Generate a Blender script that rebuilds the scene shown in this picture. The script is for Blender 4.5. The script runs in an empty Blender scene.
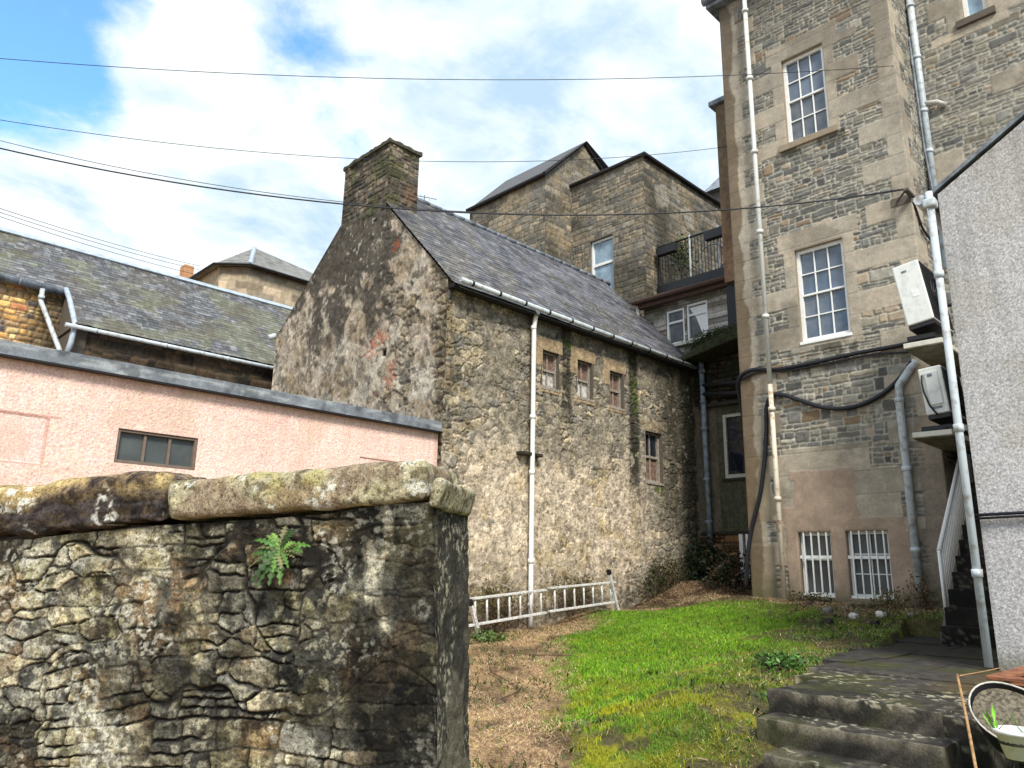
import bpy, math, random
import numpy as np
from math import radians as RAD, sin, cos, pi
random.seed(7)
SC = bpy.context.scene
COL = SC.collection

# ------------------------------------------------------------------ noise
_T = np.random.RandomState(11).rand(256, 256)
def vnoise(x, y, seed=0):
    x = np.asarray(x, float) + seed * 17.31; y = np.asarray(y, float) + seed * 9.77
    xi = np.floor(x).astype(int); yi = np.floor(y).astype(int)
    fx = x - xi; fy = y - yi
    fx = fx * fx * (3 - 2 * fx); fy = fy * fy * (3 - 2 * fy)
    a = _T[xi & 255, yi & 255]; b = _T[(xi + 1) & 255, yi & 255]
    c = _T[xi & 255, (yi + 1) & 255]; d = _T[(xi + 1) & 255, (yi + 1) & 255]
    return (a * (1 - fx) + b * fx) * (1 - fy) + (c * (1 - fx) + d * fx) * fy
def fbm(x, y, scale=1.0, octv=4, seed=0, gain=.5):
    s = 0; a = 1; n = 0; f = 1 / scale
    for o in range(octv):
        # rotate each octave to hide the lattice
        ca, sa = cos(o * 1.1 + .4), sin(o * 1.1 + .4)
        s = s + a * vnoise((x * ca - y * sa) * f, (x * sa + y * ca) * f, seed + o * 3)
        n += a; a *= gain; f *= 2.03
    return s / n
def sstep(a, b, x):
    t = np.clip((x - a) / (b - a), 0, 1); return t * t * (3 - 2 * t)
def lerp(a, b, t): return a + (b - a) * t
def mixc(c, col, m):
    return c * (1 - m[..., None]) + np.array(col) * m[..., None]
def h2(a, b, k=0):
    v = np.sin(a * 127.1 + b * 311.7 + k * 74.7) * 43758.5453
    return v - np.floor(v)

# stone layout: courses cut in stones, stones split in layers. returns edge distance and ids
def masonry(S, T, course, length, seed, warp=.02, wscale=.25, split=.45, cj=.35, t0=None, t1=None, rad=.03, full=False):
    rs = np.random.RandomState(seed)
    s = S + warp * 2 * (fbm(S, T, wscale, 5, seed, .55) - .5) * 2
    t = T + warp * 2 * (fbm(S, T, wscale * 1.3, 5, seed + 31, .55) - .5) * 2
    lo = T.min() - 1 if t0 is None else t0; hi = T.max() + 1
    ed = [lo]
    while ed[-1] < hi: ed.append(ed[-1] + course * (1 - cj + 2 * cj * rs.rand()))
    ed = np.array(ed); r = np.clip(np.searchsorted(ed, t) - 1, 0, len(ed) - 2)
    b0 = ed[r]; b1 = ed[r + 1]
    a0 = np.zeros_like(s); a1 = np.zeros_like(s); ci = np.zeros(s.shape, int)
    slo = S.min() - 1.5; shi = S.max() + 1.5
    for k in range(len(ed) - 1):
        m = r == k
        jt = [slo - rs.rand() * length]
        while jt[-1] < shi: jt.append(jt[-1] + length * (.45 + 1.1 * rs.rand() ** 1.3))
        if not m.any(): continue
        jt = np.array(jt); i = np.clip(np.searchsorted(jt, s[m]) - 1, 0, len(jt) - 2)
        a0[m] = jt[i]; a1[m] = jt[i + 1]; ci[m] = i
    q = h2(r, ci, seed)
    nl = np.where(q < split * .12, 3, np.where(q < split, 2, 1))
    f1 = .35 + .3 * h2(r, ci, seed + 2); H = b1 - b0
    e1 = np.where(nl == 2, f1, .27 + .14 * h2(r, ci, seed + 3)); e2 = .62 + .12 * h2(r, ci, seed + 4)
    rel = (t - b0) / H; lay = np.zeros(s.shape, int)
    L0 = b0.copy(); L1 = b1.copy()
    m = nl == 2
    up = m & (rel > e1); dn = m & ~up
    L0[up] = (b0 + e1 * H)[up]; L1[dn] = (b0 + e1 * H)[dn]; lay[up] = 1
    m = nl == 3
    g = m & (rel > e2); h = m & (rel > e1) & ~g; d = m & (rel <= e1)
    L0[g] = (b0 + e2 * H)[g]; lay[g] = 2
    L0[h] = (b0 + e1 * H)[h]; L1[h] = (b0 + e2 * H)[h]; lay[h] = 1
    L1[d] = (b0 + e1 * H)[d]
    # split layers across
    w = a1 - a0; p = h2(r * 3 + lay, ci, seed + 5); doit = (nl > 1) & (p > .4)
    f = a0 + w * (.3 + .4 * h2(r * 3 + lay, ci, seed + 6)); rt = doit & (s > f); lf = doit & ~rt
    A0 = np.where(rt, f, a0); A1 = np.where(lf, f, a1)
    idv = h2(r * 7 + lay * 2 + rt, ci, seed + 7); idw = h2(r * 5 + lay * 3 + rt, ci, seed + 8)
    idx = h2(r * 11 + lay * 3 + rt, ci, seed + 9)
    ds = np.minimum(s - A0, A1 - s); dt = np.minimum(t - L0, L1 - t)
    rr = np.minimum(rad, .45 * (L1 - L0))
    dd = rr - np.hypot(np.maximum(rr - ds, 0), np.maximum(rr - dt, 0))
    dd = np.where((ds > rr) | (dt > rr), np.minimum(ds, dt), dd)
    if full:
        us = (s - A0) / (A1 - A0) - .5; ut = (t - L0) / (L1 - L0) - .5
        return dd, idv, idw, idx, us, ut
    return dd, idv, idw, idx
def voro(S, T, cw, ch, seed, warp=.012, wscale=.06, jit=.8, big=.35, block=False, wav=.5):
    """random rubble: power diagram on a jittered staggered lattice. edge distance, ids, centre offsets"""
    s = S + warp * 2 * (fbm(S, T, wscale, 4, seed, .6) - .5) * 2 + cw * wav * (fbm(S, T, cw * 4, 2, seed + 5) - .5)
    t = T + warp * 1.3 * (fbm(S, T, wscale, 4, seed + 31, .6) - .5) * 2 + ch * wav * 1.6 * (fbm(S * .6, T, cw * 3, 2, seed + 7) - .5)
    r0 = np.floor(t / ch); best = np.full(s.shape, 1e9); sec = best.copy()
    B = [np.zeros(s.shape) for _ in range(4)]; C = [np.zeros(s.shape) for _ in range(2)]
    an = cw / ch * .8
    for dr in (-2, -1, 0, 1, 2):
        r = r0 + dr; off = h2(r, r * 0 + 3, seed) * cw; c0 = np.floor((s + off) / cw)
        for dc in (-2, -1, 0, 1, 2):
            c = c0 + dc
            px = (c + .5 + jit * (h2(r, c, seed) - .5)) * cw - off; py = (r + .5 + jit * .8 * (h2(r, c, seed + 1) - .5)) * ch
            w = big * (cw ** 2) * (h2(r, c, seed + 2) ** 3)
            d = np.sqrt((s - px) ** 4 + ((t - py) * an) ** 4) - w if block else (s - px) ** 2 + ((t - py) * an) ** 2 - w
            m = d < best; m2 = ~m & (d < sec)
            sec = np.where(m, best, np.where(m2, d, sec))
            C[0] = np.where(m, B[0], np.where(m2, px, C[0])); C[1] = np.where(m, B[1], np.where(m2, py, C[1]))
            best = np.where(m, d, best)
            B[0] = np.where(m, px, B[0]); B[1] = np.where(m, py, B[1]); B[2] = np.where(m, r, B[2]); B[3] = np.where(m, c, B[3])
    L = np.hypot(B[0] - C[0], (B[1] - C[1]) * an) + 1e-6
    nx = abs(B[0] - C[0]) / L; dd = (sec - best) / (2 * L) / (nx + (1 - nx) * an)
    if block:
        g = sec - best; gy, gx = np.gradient(g); e = abs(S[1, 1] - S[1, 0]); f = np.median(abs(T[1:] - T[:-1]))
        dd = g / (np.hypot(gx / e, gy / f) + .02)
    return dd, h2(B[2], B[3], seed + 7), h2(B[2], B[3], seed + 8), h2(B[2], B[3], seed + 9), (s - B[0]) / cw, (t - B[1]) / ch
def palette(idv, cols):
    cols = np.array(cols); n = len(cols); k = np.clip((idv * n).astype(int), 0, n - 1)
    return cols[k]

# ------------------------------------------------------------------ object helpers
def link(o, parent=None):
    COL.objects.link(o)
    if parent is not None: o.parent = parent
    return o
def tag(o, label=None, cat=None, group=None, kind=None):
    if label: o['label'] = label
    if cat: o['category'] = cat
    if group: o['group'] = group
    if kind: o['kind'] = kind
    return o
def empty(name, loc, label, cat, group=None):
    o = bpy.data.objects.new(name, None); link(o); o.location = loc; o.empty_display_size = .2
    return tag(o, label, cat, group)
def settle(o, parent):
    if parent is not None:
        # parents are pure translations; chains are summed by hand
        off = np.zeros(3); p = parent
        while p is not None: off += np.array(p.location); p = p.parent
        o.location = tuple(-off)
    return o
def mesh_np(name, co, faces, mat, parent=None, col=None, smooth=True):
    me = bpy.data.meshes.new(name)
    nv = len(co); nf = len(faces); k = faces.shape[1]
    me.vertices.add(nv); me.vertices.foreach_set('co', co.astype(np.float32).ravel())
    me.loops.add(nf * k); me.loops.foreach_set('vertex_index', faces.astype(np.int32).ravel())
    me.polygons.add(nf); me.polygons.foreach_set('loop_start', np.arange(0, nf * k, k, dtype=np.int32))
    me.polygons.foreach_set('use_smooth', np.full(nf, smooth))
    me.update(calc_edges=True)
    if col is not None:
        a = me.attributes.new('Col', 'FLOAT_COLOR', 'POINT')
        c4 = np.ones((nv, 4), np.float32); c4[:, :3] = np.clip(np.clip(col, 0, 1) ** 1.2 * 1.27, 0, .9); a.data.foreach_set('color', c4.ravel())
    if mat: me.materials.append(mat)
    o = bpy.data.objects.new(name, me); link(o, parent); settle(o, parent)
    return o
class Fr:
    def __init__(s, O, U, V):
        s.O = np.array(O, float); s.U = np.array(U, float); s.U /= np.linalg.norm(s.U)
        s.V = np.array(V, float); s.V /= np.linalg.norm(s.V); s.N = np.cross(s.U, s.V)
    def p(s, a, b, c=0): return s.O + s.U * a + s.V * b + s.N * c
def FX(x): return Fr((x, 0, 0), (0, -1, 0), (0, 0, 1))   # faces -x ; s = -y
def FY(y): return Fr((0, y, 0), (1, 0, 0), (0, 0, 1))    # faces -y ; s = x
W0 = Fr((0, 0, 0), (1, 0, 0), (0, 1, 0))                 # world: box(x0,x1,y0,y1,z0,z1)
def snap(arr, vals):
    arr = np.array(arr)
    for v in vals:
        if arr[0] < v < arr[-1]:
            i = np.argmin(abs(arr - v)); arr[i] = v
    return arr
def sheet(name, fr, s0, s1, t0, t1, res, fn, mat, parent, holes=(), top=None, jit=True, keep=None, taper=.02):
    us = np.linspace(s0, s1, max(2, int(round((s1 - s0) / res)) + 1))
    vs = np.linspace(t0, t1, max(2, int(round((t1 - t0) / res)) + 1))
    for h in holes: us = snap(us, h[:2]); vs = snap(vs, h[2:])
    S, T = np.meshgrid(us, vs)
    if top is not None:
        tt = top(us); k = (T - t0) / (t1 - t0); T = t0 + k * (tt[None, :] - t0)
    hgt, col = fn(S, T)
    if taper:
        e = np.minimum(np.minimum(S - s0, s1 - S), T - t0)
        e = np.minimum(e, (T.max(axis=0)[None, :] - T))
        hgt = hgt * sstep(-.001, taper, e)
    for h in holes:
        d = np.maximum(np.maximum(h[0] - S, S - h[1]), np.maximum(h[2] - T, T - h[3]))
        hgt = hgt * sstep(-.001, .02, d)
    co = fr.O + S[..., None] * fr.U + T[..., None] * fr.V + hgt[..., None] * fr.N
    ny, nx = S.shape
    idx = np.arange(nx * ny).reshape(ny, nx)
    f = np.stack([idx[:-1, :-1], idx[:-1, 1:], idx[1:, 1:], idx[1:, :-1]], -1).reshape(-1, 4)
    cs = ((S[:-1, :-1] + S[1:, 1:]) / 2).ravel(); ct = ((T[:-1, :-1] + T[1:, 1:]) / 2).ravel()
    ok = np.ones(len(f), bool)
    for h in holes: ok &= ~((cs > h[0]) & (cs < h[1]) & (ct > h[2]) & (ct < h[3]))
    if keep is not None: ok &= keep(cs, ct)
    f = f[ok]
    used = np.zeros(nx * ny, bool); used[f.ravel()] = True
    remap = np.cumsum(used) - 1
    return mesh_np(name, co.reshape(-1, 3)[used], remap[f], mat, parent, col.reshape(-1, 3)[used])
class MB:
    def __init__(s): s.v = []; s.f = []
    def add(s, vs, fs):
        n = len(s.v); s.v += [tuple(map(float, v)) for v in vs]; s.f += [tuple(i + n for i in f) for f in fs]; return s
    def box(s, fr, a0, a1, b0, b1, c0, c1):
        P = [fr.p(a, b, c) for c in (c0, c1) for b in (b0, b1) for a in (a0, a1)]
        return s.add(P, [(0, 2, 3, 1), (4, 5, 7, 6), (0, 1, 5, 4), (2, 6, 7, 3), (0, 4, 6, 2), (1, 3, 7, 5)])
    def prism(s, fr, poly, c0, c1):
        n = len(poly); P = [fr.p(a, b, c0) for a, b in poly] + [fr.p(a, b, c1) for a, b in poly]
        F = [tuple(range(n - 1, -1, -1)), tuple(range(n, 2 * n))] + [(i, (i + 1) % n, n + (i + 1) % n, n + i) for i in range(n)]
        return s.add(P, F)
    def tube(s, pts, r, n=8, cap=True):
        pts = [np.array(p, float) for p in pts]; m = len(pts)
        rr = r if hasattr(r, '__len__') else [r] * m
        P = []; up = None
        for i, p in enumerate(pts):
            d = (pts[min(i + 1, m - 1)] - pts[max(i - 1, 0)]); d /= (np.linalg.norm(d) + 1e-9)
            if up is None:
                up = np.array([0, 0, 1.]) if abs(d[2]) < .9 else np.array([1., 0, 0])
            a = np.cross(d, up); a /= np.linalg.norm(a); b = np.cross(a, d); up = b
            for k in range(n):
                t = 2 * pi * k / n; P.append(p + rr[i] * (cos(t) * a + sin(t) * b))
        F = [(i * n + k, i * n + (k + 1) % n, (i + 1) * n + (k + 1) % n, (i + 1) * n + k) for i in range(m - 1) for k in range(n)]
        if cap: F += [tuple(range(n - 1, -1, -1)), tuple(range((m - 1) * n, m * n))]
        return s.add(P, F)
    def build(s, name, mat, parent=None, smooth=False, bevel=0):
        me = bpy.data.meshes.new(name); me.from_pydata(s.v, [], s.f); me.update()
        import bmesh
        bm = bmesh.new(); bm.from_mesh(me); bmesh.ops.recalc_face_normals(bm, faces=bm.faces); bm.to_mesh(me); bm.free()
        if smooth:
            me.polygons.foreach_set('use_smooth', [len(p.vertices) < 5 for p in me.polygons])
        if mat: me.materials.append(mat)
        o = bpy.data.objects.new(name, me); link(o, parent); settle(o, parent)
        if bevel:
            b = o.modifiers.new('bevel', 'BEVEL'); b.width = bevel; b.segments = 2; b.limit_method = 'ANGLE'
        return o

# ------------------------------------------------------------------ materials
def newmat(name):
    m = bpy.data.materials.new(name); m.use_nodes = True
    nt = m.node_tree; b = nt.nodes['Principled BSDF']; return m, nt, b
def N(nt, t, **kw):
    n = nt.nodes.new(t)
    for k, v in kw.items():
        if k in n.inputs: n.inputs[k].default_value = v
        else: setattr(n, k, v)
    return n
def attr_mat(name, rough=.9, nscale=60, namt=.35, bump=.004, bscale=80, spec=.25, nscale2=9, namt2=.25, pits=0, pitlo=.3):
    m, nt, b = newmat(name); L = nt.links.new
    at = N(nt, 'ShaderNodeAttribute', attribute_name='Col')
    tc = N(nt, 'ShaderNodeTexCoord')
    n1 = N(nt, 'ShaderNodeTexNoise', Scale=nscale, Detail=5.0); L(tc.outputs['Object'], n1.inputs['Vector'])
    n2 = N(nt, 'ShaderNodeTexNoise', Scale=nscale2, Detail=6.0); L(tc.outputs['Object'], n2.inputs['Vector'])
    r1 = N(nt, 'ShaderNodeMapRange'); r1.inputs[1].default_value = .3; r1.inputs[2].default_value = .7
    r1.inputs[3].default_value = 1 - namt; r1.inputs[4].default_value = 1 + namt; L(n1.outputs[0], r1.inputs[0])
    r2 = N(nt, 'ShaderNodeMapRange'); r2.inputs[1].default_value = .3; r2.inputs[2].default_value = .7
    r2.inputs[3].default_value = 1 - namt2; r2.inputs[4].default_value = 1 + namt2; L(n2.outputs[0], r2.inputs[0])
    mu = N(nt, 'ShaderNodeMath', operation='MULTIPLY'); L(r1.outputs[0], mu.inputs[0]); L(r2.outputs[0], mu.inputs[1])
    if pits:
        n3 = N(nt, 'ShaderNodeTexNoise', Scale=pits, Detail=4.0, Roughness=.7); L(tc.outputs['Object'], n3.inputs['Vector'])
        r3 = N(nt, 'ShaderNodeMapRange'); r3.inputs[1].default_value = .36; r3.inputs[2].default_value = .47; r3.inputs[3].default_value = pitlo; r3.inputs[4].default_value = 1; L(n3.outputs[0], r3.inputs[0])
        mu2 = N(nt, 'ShaderNodeMath', operation='MULTIPLY'); L(mu.outputs[0], mu2.inputs[0]); L(r3.outputs[0], mu2.inputs[1]); mu = mu2
    vm = N(nt, 'ShaderNodeVectorMath', operation='SCALE'); L(at.outputs['Color'], vm.inputs[0]); L(mu.outputs[0], vm.inputs['Scale'])
    L(vm.outputs[0], b.inputs['Base Color'])
    nb = N(nt, 'ShaderNodeTexNoise', Scale=bscale, Detail=6.0, Roughness=.65); L(tc.outputs['Object'], nb.inputs['Vector'])
    bp = N(nt, 'ShaderNodeBump', Strength=.9, Distance=bump); L(nb.outputs[0], bp.inputs['Height']); L(bp.outputs[0], b.inputs['Normal'])
    b.inputs['Roughness'].default_value = rough; b.inputs['Specular IOR Level'].default_value = spec
    return m
def mat(name, col, rough=.6, metal=0, spec=.4, nscale=12, col2=None, amt=.5, bump=0, bscale=60, lo=.42, hi=.62, stretch=None):
    m, nt, b = newmat(name); L = nt.links.new
    tc = N(nt, 'ShaderNodeTexCoord'); vec = tc.outputs['Object']
    if stretch:
        mp = N(nt, 'ShaderNodeMapping'); mp.inputs['Scale'].default_value = stretch; L(vec, mp.inputs[0]); vec = mp.outputs[0]
    n1 = N(nt, 'ShaderNodeTexNoise', Scale=nscale, Detail=7.0, Roughness=.6); L(vec, n1.inputs['Vector'])
    cr = N(nt, 'ShaderNodeMapRange'); cr.inputs[1].default_value = lo; cr.inputs[2].default_value = hi; L(n1.outputs[0], cr.inputs[0])
    mx = N(nt, 'ShaderNodeMix', data_type='RGBA'); L(cr.outputs[0], mx.inputs[0])
    c2 = col2 if col2 else tuple(c * (1 - .35 * amt) for c in col)
    mx.inputs[6].default_value = (*col, 1); mx.inputs[7].default_value = (*c2, 1)
    L(mx.outputs[2], b.inputs['Base Color'])
    b.inputs['Roughness'].default_value = rough; b.inputs['Metallic'].default_value = metal; b.inputs['Specular IOR Level'].default_value = spec
    if bump:
        nb = N(nt, 'ShaderNodeTexNoise', Scale=bscale, Detail=5.0); L(tc.outputs['Object'], nb.inputs['Vector'])
        bp = N(nt, 'ShaderNodeBump', Strength=.9, Distance=bump); L(nb.outputs[0], bp.inputs['Height']); L(bp.outputs[0], b.inputs['Normal'])
    return m
M_stone = attr_mat('rubble_stone', .92, 45, .32, .005, 60, pits=28, pitlo=.62)
M_near = attr_mat('lichened_stone', .9, 150, .4, .006, 110, nscale2=30, namt2=.3, pits=70)
M_ash = attr_mat('dressed_stone', .88, 45, .16, .003, 60, nscale2=5, namt2=.14)
M_slate = attr_mat('slate', .55, 30, .25, .003, 40, spec=.45)
M_pink = attr_mat('pink_roughcast', .9, 75, .3, .003, 120, nscale2=1.3, namt2=.06)
M_harl = attr_mat('grey_roughcast', .9, 85, .32, .003, 90, nscale2=.8, namt2=.1)
M_soil = attr_mat('lawn_soil', .95, 40, .4, .02, 30)
M_leaf = attr_mat('leaves', .55, 20, .25, .001, 30, spec=.35)
M_conc = attr_mat('mossy_concrete', .85, 70, .35, .004, 60)
M_inner = mat('inner_masonry', (.12, .1, .08), .95)
M_white = mat('white_paint', (.84, .85, .83), .45, nscale=25, col2=(.62, .62, .58), lo=.5, hi=.8)
M_oldwhite = mat('weathered_white_paint', (.56, .55, .5), .6, nscale=40, col2=(.3, .26, .2), lo=.45, hi=.7)
M_pipe = mat('pale_grey_pipe_paint', (.52, .58, .62), .45, nscale=9, col2=(.28, .26, .23), lo=.5, hi=.68)
M_pipe3 = mat('slate_blue_pipe', (.26, .31, .37), .5, nscale=9, col2=(.13, .15, .16))
M_rust = mat('rusty_cream_pipe', (.62, .56, .45), .6, nscale=7, col2=(.3, .13, .05), lo=.52, hi=.66)
M_white2 = mat('chalky_pipe_paint', (.6, .61, .58), .55, nscale=8, col2=(.45, .36, .24), lo=.54, hi=.7)
M_lead = mat('lead_grey', (.22, .25, .29), .5, nscale=6, col2=(.1, .115, .13), lo=.4, hi=.6, bump=.003)
M_ridge = mat('pale_lead_ridge', (.42, .48, .56), .45, nscale=6, col2=(.3, .34, .38))
M_black = mat('black_plastic', (.012, .012, .014), .5)
M_cable = mat('black_cable', (.01, .011, .018), .45)
M_dark = mat('dark_fascia', (.02, .02, .022), .7)
M_darkwood = mat('dark_wet_wood', (.035, .03, .022), .8, col2=(.015, .02, .01))
M_rustwood = mat('reddish_old_board', (.085, .045, .032), .8, col2=(.06, .035, .025))
M_alu = mat('dull_aluminium', (.78, .78, .76), .5, metal=.1, nscale=30, col2=(.42, .41, .38))
M_red = mat('faded_red_plastic', (.4, .04, .03), .5)
M_cane = mat('bamboo', (.45, .28, .13), .6, nscale=30, col2=(.3, .16, .07))
M_terra = mat('weathered_redwood', (.3, .12, .055), .7, nscale=14, col2=(.16, .06, .035), stretch=(1, 1, 6))
M_stain = attr_mat('stained_render', .9, 40, .25, .004, 50)
M_moss = mat('moss', (.04, .05, .015), .95, nscale=14, col2=(.015, .016, .01), bump=.03, bscale=40)
M_cotf = mat('worn_window_paint', (.36, .33, .28), .8, nscale=30, col2=(.16, .12, .09), lo=.42, hi=.62)
M_board = mat('brown_board', (.13, .07, .05), .8, nscale=16, col2=(.24, .15, .11))
M_blind = mat('pale_board', (.6, .6, .57), .7, nscale=14, col2=(.34, .3, .26))
M_cream = mat('cream_painted_metal', (.76, .78, .74), .4, nscale=8, col2=(.5, .52, .5), lo=.5, hi=.8)
M_shelf = mat('stained_cream_slab', (.68, .66, .58), .7, nscale=5, col2=(.42, .4, .3), lo=.5, hi=.75)
M_unders = mat('dark_olive_underside', (.2, .18, .12), .8, nscale=5, col2=(.1, .09, .06))  # darker olive than the slab it lies under
def glass(name, col, rough=.06, spec=.6, c2=None):
    m = mat(name, col, rough, spec=spec, nscale=2.2, col2=c2 or tuple(c * .5 for c in col), lo=.35, hi=.65)
    nt = m.node_tree; b = nt.nodes['Principled BSDF']; tc = N(nt, 'ShaderNodeTexCoord')
    nb = N(nt, 'ShaderNodeTexNoise', Scale=1.7, Detail=1.0); nt.links.new(tc.outputs['Object'], nb.inputs['Vector'])
    bp = N(nt, 'ShaderNodeBump', Strength=.5, Distance=.02); nt.links.new(nb.outputs[0], bp.inputs['Height']); nt.links.new(bp.outputs[0], b.inputs['Normal'])
    return m
G_dark = glass('dark_glass', (.015, .022, .035))
G_blue = glass('sash_glass', (.13, .16, .21), .08, .8, (.07, .09, .12))  # lighter blue-grey base stands in for sky mirrored in the panes
G_low = glass('lower_sash_glass', (.06, .075, .1), .06, .7, (.16, .17, .18))
G_sky = glass('sky_painted_glass', (.3, .42, .52), .05, .9)  # pale blue base colour paints the reflected sky into the pane
G_dirty = glass('dirty_glass', (.1, .115, .115), .35, .4, (.05, .06, .062))
G_grey = glass('grey_glass', (.16, .18, .2), .1)

# ------------------------------------------------------------------ stone looks
def rubble_fn(course, length, seed, cols, mort, depth=.03, jw=.014, warp=.02, wscale=.25, split=.45, cj=.35, extra=None, noise=.012, mvar=.0):
    def fn(S, T):
        d, a, b, c = masonry(S, T, course, length, seed, warp, wscale, split, cj)
        k = sstep(jw * .35, jw * 1.5, d)
        h = depth * (k * (.55 + .45 * b) - .8) + noise * (fbm(S, T, .06, 4, seed + 5) - .5) * 2 * (.4 + .6 * k)
        cc = palette(a, cols) * (.72 + .56 * b)[..., None]
        cc = cc * (.7 + .6 * fbm(S, T, .09, 4, seed + 8))[..., None]
        m = np.array(mort) * (.75 + .5 * fbm(S, T, .05, 3, seed + 4))[..., None]
        cc = m * (1 - k[..., None]) + cc * k[..., None]
        if extra: h, cc = extra(S, T, h, cc, k, a, b)
        return h, cc
    return fn

def win(parent, fr, s0, s1, t0, t1, depth, cols=2, rows=2, fw=.05, bar=.022, fm=None, pm=None, mid=None, sash=True, label=None, revm=None, head=None, sill=None, sillm=None, pm2=None, rise=0):
    """a window: frame mesh, with pane, reveal and sill as its own pieces"""
    fm = fm or M_white; pm = pm or G_blue
    m = MB(); n = -depth
    m.box(fr, s0, s0 + fw, t0, t1, n - .03, n + .035); m.box(fr, s1 - fw, s1, t0, t1, n - .03, n + .035)
    m.box(fr, s0 + fw, s1 - fw, t1 - fw, t1, n - .03, n + .033); m.box(fr, s0 + fw, s1 - fw, t0, t0 + fw * 1.3, n - .03, n + .033)
    a0, a1, b0, b1 = s0 + fw, s1 - fw, t0 + fw * 1.3, t1 - fw
    if mid is not None:
        tm = b0 + (b1 - b0) * mid
        m.box(fr, a0, a1, tm - bar * .8, tm + bar * .8, n - .02, n + .028)
    for i in range(1, cols):
        a = a0 + (a1 - a0) * i / cols; m.box(fr, a - bar / 2, a + bar / 2, b0, b1, n - .012, n + .012)
    for j in range(1, rows):
        b = b0 + (b1 - b0) * j / rows
        if mid is not None and abs(b - (b0 + (b1 - b0) * mid)) < .04: continue
        m.box(fr, a0, a1, b - bar / 2, b + bar / 2, n - .010, n + .010)
    w = m.build('window', fm, parent)
    if label: w['label'] = label
    if mid is not None and pm2 is not None:
        MB().box(fr, a0 - .01, a1 + .01, tm, b1 + .01, n - .028, n - .018).build('pane', pm, w)
        MB().box(fr, a0 - .01, a1 + .01, b0 - .01, tm, n - .029, n - .019).build('pane', pm2, w)
    else:
        MB().box(fr, a0 - .01, a1 + .01, b0 - .01, b1 + .01, n - .028, n - .018).build('pane', pm, w)
    r = MB(); d2 = -depth - .04; e = .035
    r.box(fr, s0 - e, s0 + .001, t0 - e, t1 + e, d2, -.004); r.box(fr, s1 - .001, s1 + e, t0 - e, t1 + e, d2, -.0042)
    r.box(fr, s0, s1, t1 - .001, t1 + e, d2, -.0045); r.box(fr, s0, s1, t0 - e, t0 + .001, d2, -.0047)
    r.build('reveal', revm or M_inner, w)
    if sill:
        MB().box(fr, s0 - sill[0], s1 + sill[0], t0 - sill[1], t0 + .004, -depth + .03, sill[2]).build('sill', sillm or M_inner, w, bevel=.008)
    return w
def jitter_box(name, fr, a0, a1, b0, b1, c0, c1, matl, parent, res, fn, amp):
    """a stone block whose surface is a displaced grid; fn(x,y,z)->color"""
    P = []; F = []; base = 0; allP = []; allF = []
    def face(o, u, v, lu, lv):
        nonlocal base
        nu = max(2, int(lu / res) + 1); nv = max(2, int(lv / res) + 1)
        U, V = np.meshgrid(np.linspace(0, lu, nu), np.linspace(0, lv, nv))
        p = np.array(o)[None, None] + U[..., None] * np.array(u) + V[..., None] * np.array(v)
        i = np.arange(nu * nv).reshape(nv, nu) + base; base += nu * nv
        allP.append(p.reshape(-1, 3)); allF.append(np.stack([i[:-1, :-1], i[:-1, 1:], i[1:, 1:], i[1:, :-1]], -1).reshape(-1, 4))
    A, B, C = a1 - a0, b1 - b0, c1 - c0
    face((a0, b0, c1), (1, 0, 0), (0, 1, 0), A, B); face((a1, b0, c0), (-1, 0, 0), (0, 1, 0), A, B)
    face((a0, b0, c0), (0, 0, 1), (0, 1, 0), C, B); face((a1, b0, c1), (0, 0, -1), (0, 1, 0), C, B)
    face((a0, b1, c1), (1, 0, 0), (0, 0, -1), A, C); face((a0, b0, c0), (1, 0, 0), (0, 0, 1), A, C)
    p = np.concatenate(allP); f = np.concatenate(allF)
    # round the block towards an ellipsoid-ish superquadric at its edges
    ctr = np.array([(a0 + a1) / 2, (b0 + b1) / 2, (c0 + c1) / 2]); hs = np.array([A, B, C]) / 2
    r = min(hs) * amp[1]
    q = p - ctr; inner = np.clip(q, -(hs - r), hs - r); dlt = q - inner; ln = np.linalg.norm(dlt, axis=1, keepdims=True)
    q = inner + dlt / np.maximum(ln, 1e-9) * np.minimum(ln, r)
    nrm = dlt / np.maximum(ln, 1e-9)
    p = q + ctr
    n = fbm(p[:, 0] + p[:, 2] * .7, p[:, 1] + p[:, 2] * .45, amp[2], 5, 40) - .5
    p = p + nrm * (n * amp[0] * 2)[:, None]
    col = fn(p[:, 0], p[:, 1], p[:, 2])
    w = fr.O + p[:, :1] * fr.U + p[:, 1:2] * fr.V + p[:, 2:3] * fr.N
    return mesh_np(name, w, f, matl, parent, col)

# ------------------------------------------------------------------ camera (origin at eye)
F_PX, PITCH, ROLL, YAW = 745.76, 13.7865, 1.033, 45.3685
cd = bpy.data.cameras.new('camera'); cam = bpy.data.objects.new('camera', cd); COL.objects.link(cam)
cd.sensor_width = 36; cd.lens = 36 * F_PX / 1024; cd.clip_end = 2000; cd.clip_start = .05
th, ro, az = RAD(PITCH), RAD(ROLL), RAD(YAW)
Fd = np.array([cos(th) * cos(az), cos(th) * sin(az), sin(th)]); Rt = np.array([sin(az), -cos(az), 0]); Up = np.cross(Rt, Fd)
r_ = Rt * cos(ro) + Up * sin(ro); u_ = -Rt * sin(ro) + Up * cos(ro)
from mathutils import Matrix
cam.matrix_world = Matrix([[r_[0], u_[0], -Fd[0], 0], [r_[1], u_[1], -Fd[1], 0], [r_[2], u_[2], -Fd[2], 0], [0, 0, 0, 1]])
SC.camera = cam

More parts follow.
